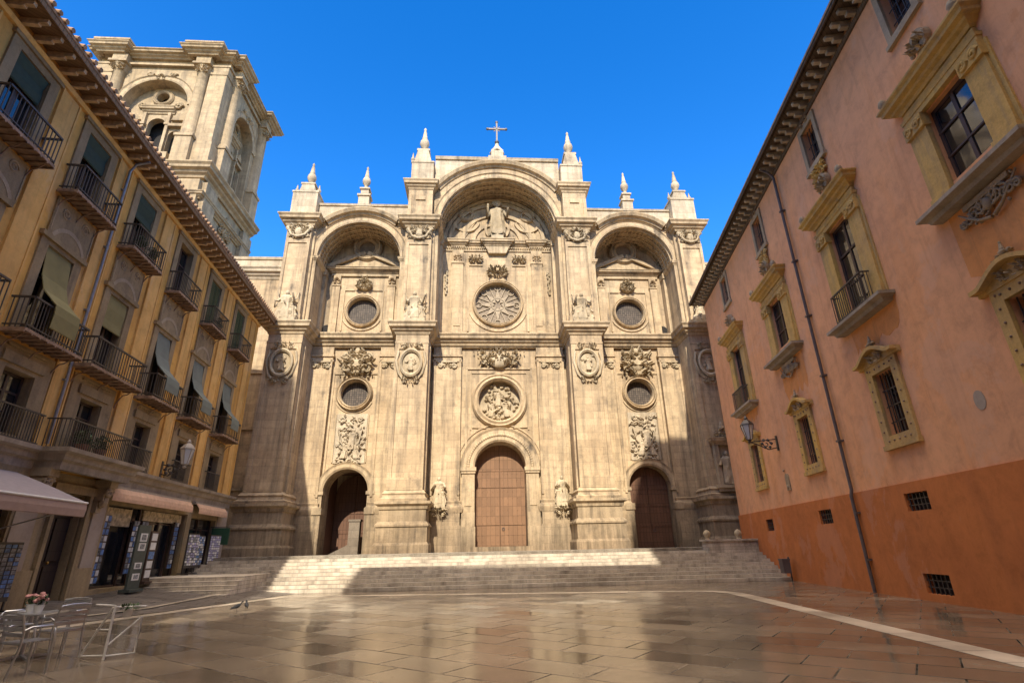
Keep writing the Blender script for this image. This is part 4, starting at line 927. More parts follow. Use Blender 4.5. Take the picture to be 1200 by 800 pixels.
# shop fronts
def shopfront(a, b_, z0, z1, cuts, mat='frame'):
    o = MB(); o.box(a,b_,.2,.28,z1-.55,z1-.5); o.box(a,b_,.2,.28,z0,z0+.35 if z0 < .5 else z0+.1)
    for x in [a]+cuts+[b_]: o.box(x-.05,x+.05,.16,.3,z0,z1)
    s_ = o.build('shop_front', M[mat], lb); g_ = MB(); g_.box(a,b_,.24,.26,z0,z1); g_.build('pane', M['glass'], s_); return s_
s1 = shopfront(11.9,15.9,.2,3.3,[13.2,14.6]); s2 = shopfront(20.5,27.1,.55,3.5,[22.6,23.3,25.0,26.2]); s3 = shopfront(27.55,30.6,.7,3.4,[29.0]); shopfront(-3,11.2,0,3.55,[0,3,6,9])
o = MB(); o.box(22.0-1.3,22.5,.1,.22,2.75,3.4); o.box(23.4,26.9,.1,.22,3.05,3.45); o.build('fascia_board', M['warm_print'], s2)
o = MB(); o.box(12.1,15.7,.1,.22,1.7,2.9); o.build('goods_shelf', M['goods'], s1)
# postcard columns fixed beside the shop doors
rp = random.Random(3)
def cards(name, x0, x1, z0, z1, y, mats, par, nx, nz):
    objs = [MB() for _ in mats]
    for i in range(nx):
        for k in range(nz):
            q = rp.randrange(len(mats)); a = x0+(x1-x0)*(i+.1)/nx; b_ = x0+(x1-x0)*(i+.9)/nx; c = z0+(z1-z0)*(k+.1)/nz; d = z0+(z1-z0)*(k+.9)/nz
            objs[q].box(a,b_,y-.015,y,c,d)
    for mb, mt in zip(objs, mats):
        if mb.v: mb.build(name, M[mt], par)
for x0, x1, z0, z1 in ((20.52,20.95,.75,3.1),(22.55,23.0,1.0,3.0),(23.2,23.7,1.0,3.0),(26.1,26.5,1.1,3.1)):
    o = MB(); o.box(x0,x1,-.03,.05,z0,z1); o.build('display_panel', M['frame'], s2); cards('postcards', x0, x1, z0, z1, -.03, ['paper','photo_print','blue_print'], s2, 2, 10)
# eaves
o = MB(); o.poly([(-9.5,16.1),(32.7,16.1),(32.7,16.2),(-9.5,16.2)], -.8, .4); o.box(-9.5,32.7,-.86,-.78,16.1,16.42); eb = o.build('eave', M['eave'], lb)
for k in range(75):
    x = -9+k*.56; 
    if x > 32.5: break
    o = MB(); o.box(x-.06,x+.06,-.74,.0,15.96,16.1); o.poly([(x-.06,15.88),(x+.06,15.88),(x+.06,15.97),(x-.06,15.97)],-.52,0)
    if x > 8.6: o.build('rafter_end', M['rafter'], eb)
o = MB(); o.sweep([(-9,0),(32.2,0)], [(-.1,15.62),(.1,15.66),(.14,15.8),(.1,15.86),(-.1,15.9)]); o.build('eave_moulding', M['ochre_light'], lb)
o = MB(); o.add([(-9.6,-.88,16.42),(32.8,-.88,16.42),(32.8,7,17.5),(-9.6,7,17.5),(-9.6,-.88,16.3),(32.8,-.88,16.3),(32.8,12,16.3),(-9.6,12,16.3),(32.8,14,16.42),(-9.6,14,16.42)], [(0,1,2,3),(4,5,6,7),(0,1,5,4),(3,2,8,9),(1,2,8),(0,3,9)])
for k in range(150):
    x = -9.5+k*.283
    if x < 32.7: o.tube([(x,-.94,16.46),(x,3.0,17.0),(x,7.0,17.54)], .085, 6)
o.build('roof', M['tile'], lb)
# raised attic roof behind, its underside showing
o = MB(); o.box(2,21.5,2.2,9,16.5,18.6); o.build('attic_wall', M['ochre'], lb)
o = MB(); o.box(1.5,21.9,1.2,9.5,18.6,18.75); o.add([(1.4,1.1,18.76),(22,1.1,18.76),(22,6,19.5),(1.4,6,19.5),(22,10,18.76),(1.4,10,18.76)],[(0,1,2,3),(3,2,4,5),(1,4,2),(0,3,5)]); o.build('attic_roof', M['eave'], lb)
# drainpipe
o = MB(); o.tube([(16.36,-.75,15.9),(16.36,-.3,15.75),(16.36,-.14,15.4),(16.36,-.14,4.95)], .05, 8)
for z in (14.5,12,9.5,7): o.box(16.28,16.44,-.16,0,z,z+.05)
o.build('drainpipe', M['pipe'], lb)

def LP(s, d, z=0):   # left wall coordinates to the world
    e = Vector((sin(YL),cos(YL),0)); n = Vector((cos(YL),-sin(YL),0)); return Vector(OL)+e*s+n*d+Vector((0,0,z))
RL = lb.rotation_euler.z
# awnings
aw = thing('shop_awning', 'mauve sloping awning with pink valance over the shop nearest the cafe tables', 'awning', LP(0,0), RL)
o = MB(); o.sheet([(-.1,3.98),(-1.1,3.58),(-2.2,3.1)], 9.8, 15.6, .03); o.build('canopy', M['awning'], aw)
o = MB(); o.sheet([(-2.2,3.1),(-2.22,2.9),(-2.2,2.72)], 9.8, 15.6, .02); o.build('valance', M['valance'], aw)
o = MB(); o.bar((15.5,-.1,2.4),(15.5,-2.15,3.0),.035); o.bar((10,-.1,2.4),(10,-2.15,3.0),.035); o.tube([(9.8,-2.2,3.09),(15.6,-2.2,3.09)],.035,6); o.build('support_arm', M['white'], aw)
for a, b_, lab in ((19.95,26.7,'long tan awning rolled in over the postcard shop entrance'),(27.4,31.1,'short tan awning rolled in over the last shop before the cathedral')):
    t = thing('shop_awning', lab, 'awning', LP(0,0), RL)
    o = MB(); o.sheet([(-.1,4.12),(-.3,4.02),(-.42,3.85)], a, b_, .03); o.build('canopy', M['awning_tan'], t)
    o = MB(); o.sheet([(-.42,3.85),(-.44,3.7),(-.43,3.58)], a, b_, .02); o.build('valance', M['awning_tan'], t)
    o = MB(); o.box(a-.05,b_+.05,-.25,-.08,4.02,4.13); o.build('cassette', M['frame_light'], t)

# pavement rising towards the shops
o = MB(); ed = [(-13.3,10.2),(-11.6,16.6),(-10.0,23.2),(-9.4,26.5)]; vs = []
for x, y in ed:
    p = Vector((x,y)); s_ = y/cos(YL); q = LP(s_,-.3); dist = max(.05,(x-q.x))
    for k in range(5):
        t = k/4; vs.append((x+(q.x-x)*t, y+(q.y-y)*t, .008+t*dist*.085))
o.add(vs, [(i*5+k, i*5+k+1, (i+1)*5+k+1, (i+1)*5+k) for i in range(3) for k in range(4)]); pv = o.build('pavement', M['pave2']); pv['kind'] = 'structure'
def pave_z(p):
    for (xa,ya),(xb,yb) in zip(ed, ed[1:]):
        if ya <= p.y <= yb or (xb,yb) == ed[-1]: return .026+(xa+(xb-xa)*(p.y-ya)/(yb-ya)-p.x)*.085
ribbon('paving_band', [(-12.6,14.6),(-12.35,16.6),(-11.9,18.6),(-11.9,24.5)], .26, pave_z, M['band'])

# street things by the shops
def rack(s, d, z, hgt, wd, label, mats):
    t = thing('postcard_rack', label, 'postcard rack', LP(s,d,z), RL-.15, 'postcard racks outside the shops')
    o = MB(); o.box(-wd/2,wd/2,-.03,.03,.25,hgt); o.bar((-wd/2+.05,0,0),(-wd/2+.05,0,.3),.04); o.bar((wd/2-.05,0,0),(wd/2-.05,0,.3),.04); o.bar((-wd/2+.05,-.25,.02),(-wd/2+.05,.25,.02),.04); o.bar((wd/2-.05,-.25,.02),(wd/2-.05,.25,.02),.04)
    o.build('rack_frame', M['iron'], t); cards('postcards', -wd/2, wd/2, .35, hgt-.05, -.03, mats, t, 5, 12)
    return t
rack(26.6,.75,.85,1.75,.85,'postcard rack of small lilac cards left of its pair by the steps',['lilac_print','paper','photo_print'])
rack(29.2,.75,.9,1.7,.95,'postcard rack of lilac cards with black frame nearest the cathedral',['lilac_print','paper','lilac_print'])
rack(27.9,.6,.85,1.7,.5,'narrow postcard rack with blue top between two wider racks',['blue_print','paper','photo_print'])
rack(14.8,1.0,.35,1.7,.9,'dark rack of blue souvenir cards beneath the mauve awning',['blue_print','photo_print','photo_print'])
rack(13.7,1.1,.3,1.6,.8,'crowded rack of dim cards at the far left under the awning',['photo_print','blue_print','goods'])
sg = thing('sign_board', 'tall dark green grey board with white photo prints standing before the shop door', 'sign board', LP(21.7,.9,.42), RL-.1)
o = MB(); o.box(-.36,.36,-.04,.04,0,2.35); o.box(-.42,.42,-.2,.2,-.02,.08); o.build('board', M['board'], sg)
o = MB()
for z0, z1 in ((1.75,2.05),(1.42,1.7),(.78,1.0),(.38,.62)): o.box(-.2,.22,-.055,-.04,z0,z1)
o.build('white_print', M['paper'], sg); o = MB()
for z0, z1 in ((1.8,2.0),(1.48,1.66),(.82,.96),(.43,.57)): o.box(-.12,.14,-.06,-.05,z0,z1)
o.build('photo', M['photo_print'], sg)
bs = thing('poster_stand', 'slim stand of blue posters beside the green grey sign board', 'poster stand', LP(23.3,.55,.6), RL)
o = MB(); o.box(-.28,.28,-.03,.03,.1,2.0); o.box(-.3,.3,-.15,.15,0,.1); o.build('panel', M['frame'], bs); cards('poster', -.26,.26,.2,1.95,-.03,['blue_print','paper','blue_print'],bs,1,5)
hs_ = thing('hanging_sign', 'dark green square hanging sign beside the last shop', 'sign', LP(30.3,.55,2.55), RL)
o = MB(); o.box(-.05,.05,-.45,.45,-.4,.45); o.build('panel', M['shutter'], hs_); o = MB(); o.bar((0,-.4,.5),(0,.55,.5),.04); o.bar((0,-.3,.5),(0,-.3,.4),.03); o.build('bracket', M['iron'], hs_)

# wall lanterns
def lantern(name, label, loc, rz, reach, glassmat, s=1.0, big=False):
    t = thing(name, label, 'street lamp', loc, rz, 'iron wall lanterns')   # local -y points away from the wall
    o = MB(); o.box(-.07,.07,-.05,.0,-.45,.25)
    o.tube([(0,-.03,-.3),(0,-reach*.35,-.38),(0,-reach*.7,-.15),(0,-reach,.0)], .03, 6); o.tube([(0,-.03,.1),(0,-reach*.5,.05),(0,-reach,.0)], .025, 6)
    pts = []
    for i in range(16):
        a = i/15*2.6*pi; r_ = .22*(1-i/18); pts.append((0,-reach*.42+cos(a)*r_,-.12+sin(a)*r_))
    o.tube(pts, .025, 5)
    for k in range(6): a = k*pi/3; o.ell((R.uniform(-.08,.08),-reach*.4+cos(a)*.2,-.1+sin(a)*.2),(.06,.08,.07),6,.2)
    o.build('bracket', M['iron'], t)
    b = MB(); b.lathe(0,-reach,[(.05,-.05),(.1,0),(.05,.05),(.13,.12)],8,False); b.lathe(0,-reach,[(.32*s,.72*s+.1),(.3*s,.78*s+.1),(.16*s,.95*s+.1),(.08*s,1.0*s+.1),(.1*s,1.06*s+.1),(.02,1.2*s+.1)],6,False)
    for k in range(6): a = k*pi/3; b.bar((cos(a)*.13,-reach+sin(a)*.13,.12),(cos(a)*.3*s,-reach+sin(a)*.3*s,.72*s+.1),.025)
    b.build('lantern_frame', M['iron'] if not big else M['frame_light'], t)
    b = MB(); b.lathe(0,-reach,[(.12,.13),(.285*s,.71*s+.1)],6,False); b.build('lantern_glass', glassmat, t)
    return t
lantern('wall_lantern', 'white glass wall lantern on scrolled iron bracket of the yellow building', LP(23.7,.03,5.3), RL, .95, M['lantern'], .95, True)

# ================================================================ right building
YR = 0.10296667; OR = (10.0, 0, 0)
rb = thing('palace_building', 'salmon orange plastered palace with ornate window surrounds and a rust coloured base', 'building', OR, 0)
rb.rotation_euler = (0,0,atan2(-cos(YR), -sin(YR)))     # local x = -s, outward = -y
RR = rb.rotation_euler.z
def RP(s, d, z=0):
    e = Vector((sin(YR),cos(YR),0)); n = Vector((-cos(YR),sin(YR),0)); return Vector(OR)+e*s+n*d+Vector((0,0,z))
WC = [28.4,22.15,15.85,10.1,3.9]; LC = [28.4,21.95,15.78,10.15,4.0]; TC = [28.45,22.25,16.05,10.4,4.2]; french = [True,False,True,False,True]
holes = []
for i, s in enumerate(WC): holes.append(rect(-s,1.5,8.75 if french[i] else 9.9,12.1))
for s in LC: holes.append(rect(-s,1.05,4.6,6.55))
for s in TC: holes.append(rect(-s,.95,15.0,16.6))
VENT = [(28.3,1.0,2.2,2.75),(21.9,1.1,2.28,2.8),(15.9,1.1,2.4,2.9),(9.6,1.1,2.4,2.9)]
LV = [(16.05,1.15,.2,.72),(9.4,1.1,.2,.7)]
o = MB(); o.poly([(-33.3,3.15),(9,3.15),(9,17.4),(-33.3,17.4)], 0, .45, holes); o.box(-33.3,-32.85,.45,16,0,17.4); o.box(8.6,9,.45,16,0,17.4); o.build('wall', M['salmon'], rb)
o = MB(); o.poly([(-33.42,-.1),(9.05,-.1),(9.05,3.2),(-33.42,3.2)], -.06, .4, [rect(-s,w_,a,b_) for s, w_, a, b_ in VENT+LV]); o.box(-33.42,-33.0,.4,16,-.1,3.2); o.build('plinth', M['rust'], rb)
o = MB(); o.box(-32.8,8.5,1.1,15.5,0,17.3); o.build('room_block', M['dark'], rb)
# patches of stronger orange below the sills
for s, wd, z0, z1 in ((28.0,1.9,7.8,8.6),(22.0,2.5,7.7,9.2),(15.6,2.8,7.6,8.5),(9.6,3.6,7.2,9.2)):
    n = 18; pts = [(-s-wd/2,z1),(-s-wd/2+R.uniform(0,.15),z0+.3)]+[(-s-wd/2+wd*k/n, z0+R.uniform(-.25,.25)) for k in range(1,n)]+[(-s+wd/2-R.uniform(0,.15),z0+.3),(-s+wd/2,z1)]
    o = MB(); o.poly(pts, -.008, .003); o.build('plaster_patch', M['salmon_patch'], rb)
def rwin(c, wd, z0, z1, rows=3, yy=.3):
    w_ = lwin(-c, wd, z0, z1, False, 'frame', rb, yy)
    o = MB()
    for k in range(1,rows): zz = z0+(z1-z0)*k/rows; o.box(-c-wd/2,-c+wd/2,yy-.015,yy+.06,zz-.025,zz+.025)
    o.build('glazing_bar', M['frame'], w_); return w_
for i, s in enumerate(WC):
    z0 = 8.75 if french[i] else 9.9; c = -s; rwin(s, 1.5, z0, 12.1, 3, .12)
    b = MB(); zs = 8.5 if french[i] else 9.35
    for q in (-1,1):
        a, e = sorted((c+q*.75, c+q*1.4)); b.box(a,e,-.12,.02,zs+.1,12.15); b.box(a-.04,e+.04,-.2,.02,11.75,12.15); b.box(a-.03,e+.03,-.17,.02,zs+.1,zs+.45)
        scroll(b,(a+e)/2-.18,11.95,.14,-.2,-1,.05); scroll(b,(a+e)/2+.18,11.95,.14,-.2,1,.05)
        b.box(c+q*1.4,c+q*1.5 if q > 0 else c+q*1.4,-.05,.02,zs+.1,12.15) if q > 0 else b.box(c-1.5,c-1.4,-.05,.02,zs+.1,12.15)
    b.box(c-1.42,c+1.42,-.14,.02,12.15,12.3); b.box(c-1.38,c+1.38,-.1,.02,12.3,12.6); b.sweep([(c-1.4,.0),(c-1.4,-.12),(c+1.4,-.12),(c+1.4,.0)], [(-.1,12.3),(.04,12.3),(.06,12.4),(-.1,12.42)])
    b.sweep([(c-1.35,.0),(c-1.35,-.1),(c+1.35,-.1),(c+1.35,.0)], cprof(12.62,13.06,.4)); b.box(c-1.68,c+1.68,-.5,.0,13.03,13.08)
    sr = b.build('window_surround', M['trim'], rb)
    f = MB()
    for q in (-1,1): f.lathe(c+q*1.5,-.4,[(.08,13.1),(.13,13.2),(.1,13.32),(.03,13.4)],8)
    f.arch(c+.05,13.85,[(.16,-.02),(.16,-.2),(.3,-.2),(.3,-.02)],0,2*pi,18,True); ornament(f,c,13.75,.7,.6,-.08,8,4,.2); f.box(c-.12,c+.12,-.15,0,13.1,13.6); f.build('crest', M['trim_pale'], sr)
    k = MB(); wd = 1.85; k.sweep([(c-wd+.4,.0),(c-wd+.4,-.2),(c+wd-.4,-.2),(c+wd-.4,.0)], [(-.2,zs-.2),(.08,zs-.18),(.12,zs-.08),(.28,zs-.02),(.28,zs+.08),(-.2,zs+.08)]); k.build('sill', M['sill'], rb)
    if not french[i]:
        a = MB(); scrollwork(a, c, zs-.62, 1.8, .75, -.05, 7+i); a.box(c-.7,c+.7,-.1,.0,zs-.4,zs-.27); a.build('carved_apron', M['trim_pale'], rb)
    else:
        r_ = MB()
        for q in range(17): x = c-1.0+q*.125; r_.bar((x,-.4,8.6),(x,-.4,9.6),.022)
        r_.bar((c-1.0,-.4,9.6),(c+1.0,-.4,9.6),.05); r_.bar((c-1.0,-.4,8.66),(c+1.0,-.4,8.66),.03)
        for x in (c-1.0,c+1.0):
            r_.bar((x,-.4,9.6),(x,0,9.6),.04)
            for q in range(1,4): r_.bar((x,-.1*q,8.6),(x,-.1*q,9.6),.02)
        r_.build('balustrade', M['iron'], rb)
for i, s in enumerate(LC):
    c = -s; b = MB(); b.poly([(c-.86,4.3),(c+.86,4.3),(c+.86,6.88),(c-.86,6.88)], -.09, .02, [rect(c,1.05,4.6,6.55)])
    prof = []
    n = 24; topc = [(c-1.12+2.24*k/n, 6.9+.34*max(0,cos((k/n-.5)*pi*1.25))**1.3+.03) for k in range(n+1)]
    b.poly([(c-1.12,6.84),(c+1.12,6.84)]+topc[::-1], -.12, .02)
    for (x0,z0),(x1,z1) in zip(topc,topc[1:]): b.bar((x0,-.16,z0+.04),(x1,-.16,z1+.04),.3,.1)
    b.box(c-.9,c+.9,-.14,.02,4.2,4.34)
    fr = b.build('window_surround', M['trim'], rb)
    d = MB()
    for k in range(7): 
        for x in (c-.7,c+.7): d.ell((x,-.09,4.75+k*.33),(.035,.04,.035),6)
    for k in range(5): d.ell((c-.56+k*.28,-.09,4.45),(.035,.04,.035),6); d.ell((c-.56+k*.28,-.09,6.7),(.035,.04,.035),6)
    d.build('stud', M['rust_iron'], fr, None, False)
    d = MB(); ornament(d,c,7.02,.9,.3,-.12,8,6,.12); finial(d,c,-.16,7.3,7.75,.1); ornament(d,c,7.38,.5,.3,-.12,6,5,.12); d.build('crest', M['trim_pale'], fr)
    rwin(s,1.05,4.6,6.55,4)
    gr = MB()
    for k in range(6): x = c-.42+k*.168; gr.bar((x,.1,4.6),(x,.1,6.55),.025)
    for z in (5.0,5.5,6.0): gr.bar((c-.52,.1,z),(c+.52,.1,z),.025)
    gr.build('grille', M['iron'], rb)
for s in TC:
    c = -s; b = MB(); b.poly([(c-.68,14.85),(c+.68,14.85),(c+.68,16.85),(c-.68,16.85)], -.07, .02, [rect(c,.95,15.0,16.6)]); b.box(c-.75,c+.75,-.12,.02,14.72,14.86); ornament(b,c,16.85,.7,.25,-.05,5,5,.1); b.build('window_surround', M['trim_pale'], rb); rwin(s,.95,15.0,16.6,3)
    gr = MB()
    for k in range(4): x = c-.3+k*.2; gr.bar((x,.12,15.0),(x,.12,16.6),.022)
    for z in (15.4,15.9): gr.bar((c-.47,.12,z),(c+.47,.12,z),.022)
    gr.build('grille', M['iron'], rb)
o = MB(); ornament(o,-22.2,14.3,1.0,1.0,-.02,14,9,.12); ornament(o,-16.0,14.3,.9,1.1,-.02,14,10,.12); o.build('plaster_ornament', M['trim'], rb)
for s, w_, a, b_ in VENT+LV:
    o = MB(); o.box(-s-w_/2,-s+w_/2,.2,.25,a,b_); v = o.build('cellar_vent', M['dark'], rb); o = MB()
    for k in range(6): x = -s-w_/2+w_*(k+.5)/6; o.bar((x,.02,a),(x,.02,b_),.03)
    for z in (a+(b_-a)*.33,a+(b_-a)*.67): o.bar((-s-w_/2,.02,z),(-s+w_/2,.02,z),.025)
    o.build('grille', M['iron'], v)
# eave with close set corbels
o = MB(); o.box(-33.9,9,-.75,.3,17.4,17.5); o.box(-33.95,9,-.82,-.7,17.4,17.6); o.sweep([(-33.3,0),(9,0)],[(-.1,16.98),(.06,17.0),(.1,17.12),(-.1,17.15)]); ev = o.build('eave', M['eave_dark'], rb)
for k in range(60):
    s = 33.4-k*.47
    o = MB(); o.box(-s-.075,-s+.075,-.58,.0,17.26,17.4); o.box(-s-.075,-s+.075,-.36,.0,17.13,17.26); o.ell((-s,-.56,17.33),(.075,.07,.07),6); o.build('corbel', M['corbel'], ev)
o = MB(); o.add([(-34,-.85,17.6),(9,-.85,17.6),(9,7,18.4),(-34,7,18.4),(9,15,17.6),(-34,15,17.6),(-34,-.85,17.5),(9,-.85,17.5)],[(0,1,2,3),(3,2,4,5),(1,4,2),(0,3,5),(6,7,1,0)])
o.build('roof', M['tile'], rb)
o = MB(); o.tube([(-19.3,-.6,17.3),(-19.3,-.3,17.1),(-19.3,-.12,16.8),(-19.3,-.12,3.3),(-19.32,-.17,3.1),(-19.33,-.17,0.02)], .06, 8)
for z in (15,12.5,10,7.5,5,2.5,1): o.box(-19.4,-19.2,-.2,0,z,z+.06)
o.build('drainpipe', M['pipe_dark'], rb)
o = MB(); o.arch(-12.45,4.72,[(0.001,-.012),(.2,-.012),(.2,.003),(0.001,.003)],0,2*pi,20,True,.9,1.2); o.build('plaster_repair', M['cream'], rb)
o = MB(); o.poly(archhole(-25.0,.2,3.85,4.4,8), -.05, .0); o.ell((-25,-.06,4.0),(.1,.06,.1),7); o.ell((-25.2,-.04,4.75),(.06,.05,.06),6); o.build('plaster_relief', M['trim_pale'], rb)

lantern('wall_lantern', 'black iron wall lantern with ornate bracket on the salmon wall', RP(25.3,.02,6.15), RR, 1.25, M['lantern'], 1.0)
# bin on a post against the rust coloured base
wb = thing('waste_bin', 'small dark litter bin on a short post against the rust coloured wall', 'litter bin', RP(26.2,.45,0), RR)
o = MB(); o.box(-.24,.24,-.16,.16,.34,.92); o.box(-.26,.26,-.18,.18,.88,.95); o.build('bin_body', M['pipe_dark'], wb); o = MB(); o.tube([(0,.2,0),(0,.2,.95)],.035,8); o.ell((0,.2,.98),(.05,.05,.05),8); o.build('post', M['iron'], wb)

# ================================================================ cafe furniture
def chair():
    t = thing('cafe_chair', '', 'chair', (0,0,0), 0, 'aluminium chairs at the cafe tables')
    o = MB(); r = .016; w_ = .25      # frame loops: front legs, arms and back in one tube each side
    for s in (-1,1):
        x = s*w_
        lg = MB(); lg.tube([(x,-.23,0),(x,-.225,.45),(x*1.08,-.2,.62),(x*1.08,-.15,.66),(x*1.08,.12,.66),(x,.2,.62)], r, 6); lg.build('leg', M['alu'], t)
        lg = MB(); lg.tube([(x,.28,0),(x,.2,.42),(x,.2,.6),(x*.98,.27,.84)], r, 6); lg.build('leg', M['alu'], t)
    st = MB()
    for k in range(8): y = -.21+k*.055; st.box(-.24,.24,y-.018,y+.018,.445,.46)
    st.bar((-.25,-.225,.44),(.25,-.225,.44),.02); st.bar((-.25,.2,.44),(.25,.2,.44),.02); st.build('seat', M['alu'], t)
    bk = MB()
    for k in range(4): z = .56+k*.08; yy = .205+(z-.6)*.28; bk.box(-.245,.245,yy-.008,yy+.012,z-.025,z+.025)
    bk.tube([(-.245,.27,.84),(-.1,.29,.86),(.1,.29,.86),(.245,.27,.84)], r, 6); bk.build('backrest', M['alu'], t)
    return t
ch = chair()
spots = [((-7.5,9.05),2.75,'slatted aluminium chair nearest the lower left corner of the photo'),
         ((-8.05,10.35),-1.9,'slatted aluminium chair between the cafe table and the white folding frame'),
         ((-9.3,10.2),1.9,'slatted aluminium chair on the far left side of the cafe table'),
         ((-8.9,11.5),.1,'slatted aluminium chair behind the cafe table, facing the plaza'),
         ((-9.9,11.6),-.5,'slatted aluminium chair standing behind the table without pots'),
         ((-8.3,8.9),2.4,'slatted aluminium chair drawn up to the front of the flower pot table'),
         ((-10.4,10.6),1.3,'slatted aluminium chair turned away beside the table without pots'),
         ((-9.6,8.6),2.2,'slatted aluminium chair partly cut off at the left edge of the photo')]
for i, ((x,y),a,lab) in enumerate(spots):
    c = ch if i == 0 else dup(ch, (x,y,0), a, lab)
    c.location = (x,y,.0); c.rotation_euler = (0,0,a); c['label'] = lab
def table(loc, label):
    t = thing('cafe_table', label, 'table', loc, .2, 'cafe tables')
    o = MB(); o.box(-.38,.38,-.38,.38,.7,.725); o.build('tabletop', M['alu'], t)
    o = MB(); o.lathe(0,0,[(.035,.05),(.03,.7)],10); o.build('column', M['alu'], t); o = MB()
    for a in range(4): o.bar((0,0,.06),(cos(a*pi/2+.78)*.36,sin(a*pi/2+.78)*.36,.025),.05,.03)
    o.build('foot', M['alu'], t); return t
table((-8.65,10.4,0),'square metal cafe table carrying two flower pots')
table((-9.9,9.7,0),'square metal cafe table without pots at the left edge')
def pot_plant(loc, label, fl, h=.16, sp=.13, potm='paper'):
    t = thing('potted_plant', label, 'plant', loc, 0, 'small potted plants'); t.scale = (.78,.78,.78)
    o = MB(); o.lathe(0,0,[(.07,0),(.1,.15),(.105,.17)],12); o.build('pot', M[potm], t)
    o = MB(); rr = random.Random(int(loc[0]*50)); 
    for k in range(60):
        a = rr.uniform(0,6.28); q = rr.uniform(0,sp); z = .17+rr.uniform(0,h); p = Vector((cos(a)*q,sin(a)*q,z)); d = Vector((rr.uniform(-1,1),rr.uniform(-1,1),rr.uniform(0,1))).normalized()*.06; e = d.cross(Vector((0,0,1))).normalized()*.022
        o.add([p-d,p+e,p+d,p-e],[(0,1,2,3)])
    o.build('foliage', M['leaf'], t)
    if fl:
        o = MB()
        for k in range(9): a = rr.uniform(0,6.28); q = rr.uniform(.03,sp); o.ell((cos(a)*q,sin(a)*q,.2+rr.uniform(.05,h)),(.05,.05,.04),6,.3)
        o.build('blossom', M['flower'], t)
    return t
pot_plant((-8.8,10.5,.725),'pot of pink flowers on the left side of the cafe table',True)
pot_plant((-8.45,10.25,.725),'pale pot with red blossom on the right side of the cafe table',True,.2,.12)
# white folding trestle with a planter
tr = thing('folding_frame', 'white tubular folding frame standing right of the cafe chairs', 'frame', (-7.0,10.55,0), .35)
o = MB()
for y in (-.28,.28): pass
o.tube([(-.18,-.3,0),(-.18,-.3,.82)],.022,8); o.tube([(-.18,-.3,.05),(.22,-.12,.05),(.22,-.12,.62)],.018,8); o.tube([(-.2,-.3,.8),(-.62,.0,.02)],.018,8); o.tube([(.2,-.1,.6),(-.16,-.28,.22)],.016,8)
o.tube([(-.18,-.3,.82),(-.6,.2,.82)],.018,8); o.tube([(-.18,-.3,.45),(-.42,-.14,.45)],.014,8); o.tube([(-.62,0,.04),(-.18,-.3,.06)],.014,8); o.tube([(-.18,-.3,.8),(.25,-.08,.78)],.014,8)
o.build('tube_frame', M['white'], tr)
pot_plant((-6.95,10.4,.62),'white planter of low green leaves hung on the white folding frame',False,.1,.24,'white')
# plants on the balcony over the street door
for s, lab in ((17.4,'dry bushy pot plant left on the cornice balcony above the street door'),(18.4,'dark bushy pot plant right on the cornice balcony above the street door')):
    t = thing('potted_plant', lab, 'plant', LP(s,.5,4.8), RL, 'pot plants on the cornice balcony')
    o = MB(); o.lathe(0,0,[(.13,0),(.19,.3),(.2,.32)],12); o.build('pot', M['terra'], t); o = MB(); rr = random.Random(int(s*9))
    for k in range(220):
        a = rr.uniform(0,6.28); q = rr.uniform(0,.42); p = Vector((cos(a)*q,sin(a)*q*.6,.32+rr.uniform(0,.55)*(1-q))); d = Vector((rr.uniform(-1,1),rr.uniform(-1,1),rr.uniform(-.2,1))).normalized()*.08; e = d.cross(Vector((.1,0,1))).normalized()*.03
        o.add([p-d,p+e,p+d,p-e],[(0,1,2,3)])
    o.build('foliage', M['leaf'], t)

for s, z, lab in ((17.7,12.55,'dark bushy pot plant on a top floor balcony right of drainpipe'),(18.6,12.55,'smaller green pot plant at the railing end of that same drainpipe balcony'),(25.6,12.55,'small green pot plant on the top floor balcony with green shutters')):
    t = thing('potted_plant', lab, 'plant', LP(s,.4,z), RL, 'pot plants on the balconies')
    o = MB(); o.lathe(0,0,[(.1,0),(.15,.24),(.16,.26)],12); o.build('pot', M['terra'], t); o = MB(); rr = random.Random(int(s*11))
    for k in range(160):
        a = rr.uniform(0,6.28); q = rr.uniform(0,.3); p = Vector((cos(a)*q,sin(a)*q*.6,.26+rr.uniform(0,.6)*(1-q))); d = Vector((rr.uniform(-1,1),rr.uniform(-1,1),rr.uniform(-.2,1))).normalized()*.07; e = d.cross(Vector((.1,0,1))).normalized()*.03
        o.add([p-d,p+e,p+d,p-e],[(0,1,2,3)])
    o.build('foliage', M['leaf'], t)
def pigeon(loc, rz, label):
    o = MB(); sp = [(-.17,.06,.008,.03),(-.10,.085,.02,.035),(-.04,.105,.05,.05),(.03,.12,.06,.06),(.08,.15,.045,.045),(.105,.19,.028,.028),(.12,.225,.03,.03),(.145,.235,.022,.024),(.165,.228,.008,.008),(.185,.222,.002,.002)]; n = 8; vs = []
    for x, z, a, b in sp:
        for i in range(n): vs.append((x, cos(2*pi*i/n)*a, z+.03+sin(2*pi*i/n)*b))
    o.add(vs, [(j*n+i, j*n+(i+1)%n, (j+1)*n+(i+1)%n, (j+1)*n+i) for j in range(len(sp)-1) for i in range(n)], True)
    for y in (-.025,.025): o.tube([(.0,y,.1),(.005,y,.005),(.03,y,.004)], .006, 5)
    b = o.build('pigeon', M['pigeon'], None, loc, False); b.rotation_euler = (0,0,rz); tag(b, label, 'bird', 'pigeons on the plaza')
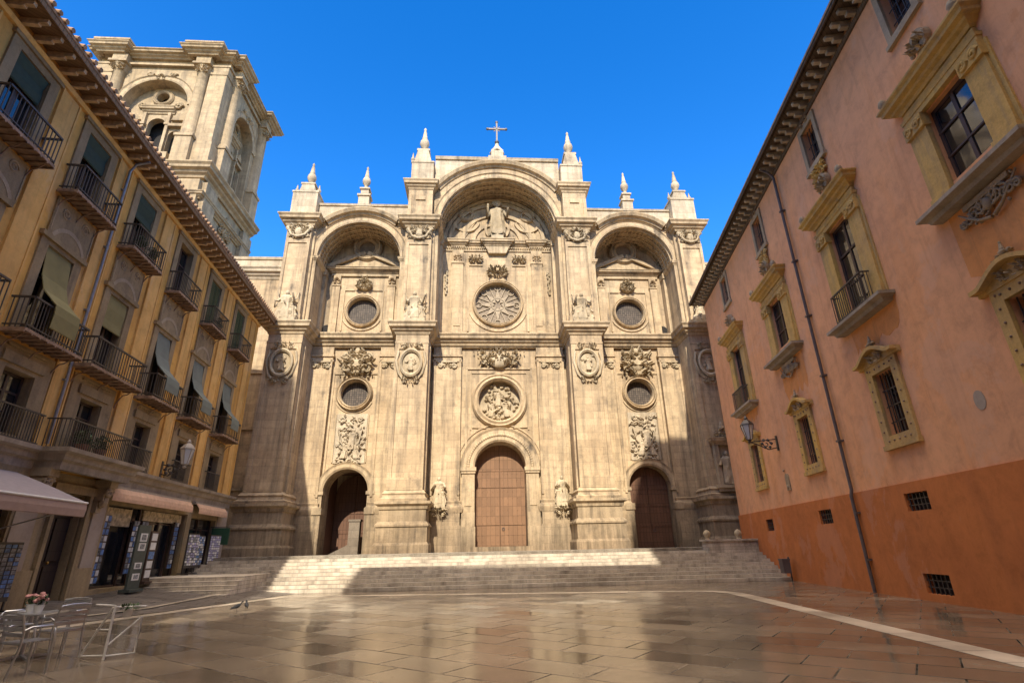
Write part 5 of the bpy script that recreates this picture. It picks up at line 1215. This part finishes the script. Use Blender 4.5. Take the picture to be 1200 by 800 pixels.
M['pigeon'] = simple('grey_feathers', (.03,.03,.034), .95, var=.4, spec=.05)
pigeon((-8.65,17.94,0), .5, 'dark pigeon standing on the plaza in front of the pale band, first of two')
pigeon((-8.5,18.25,0), 2.2, 'dark pigeon standing on the plaza just beside and behind its mate')
# ================================================================ unseen houses added behind the camera to shade plaza and cathedral front
def block(x0, x1, y0, y1, h, label):
    t = thing('shade_house', label, 'building', ((x0+x1)/2, y1, 0), 0)
    wd = (x1-x0)/2; dp = y1-y0; hl = []
    n = max(2,int(wd*2/3.2))
    for i in range(n):
        for z in [1.2+3.6*k for k in range(int((h-2.5)/3.6))]: hl.append(rect(-wd+wd*2*(i+.5)/n,1.2,z,z+2.1))
    o = MB(); o.poly([(-wd,0),(wd,0),(wd,h-.5),(-wd,h-.5)], -.3, 0, hl); o.box(-wd,wd,-dp,-.6,0,h-.5); o.build('wall', M['blockwall'], t)
    o = MB(); o.box(-wd-.1,wd+.1,-dp,.35,h-.5,h-.35); o.add([(-wd-.1,.35,h-.35),(wd+.1,.35,h-.35),(wd+.1,-dp/2,h),(-wd-.1,-dp/2,h),(wd+.1,-dp,h-.35),(-wd-.1,-dp,h-.35)],[(0,1,2,3),(3,2,4,5),(1,4,2),(0,3,5)]); o.build('roof', M['tile'], t)
    o = MB()
    for q in hl: o.box(q[0][0],q[1][0],-.5,-.45,q[0][1],q[2][1])
    o.build('pane', M['glass'], t)
    return t
block(-40,-16.3,-22,-9,43.2,'unseen tall beige house added far left behind the viewer to cast shade')
block(-16.3,-9.2,-22,-9,17.5,'unseen low beige house added behind the viewer, leaving a gap for sun on the steps')
block(-9.2,5.4,-22,-9,28.0,'unseen wide beige house added directly behind the viewer to shade the plaza')
tb = block(7.4,42,-22,-9,42.3,'unseen tall beige house added on the right behind the viewer to cast shade')
o = MB(); o.poly([(-19.2,0),(-19.2,34.8),(-18.7,38.0),(-18.0,40.4),(-17.3,41.8),(-17.3,0)],-.3,.0); o.build('shade_gable', M['blockwall'], tb)  # added outline that slopes the shadow edge on the right bay
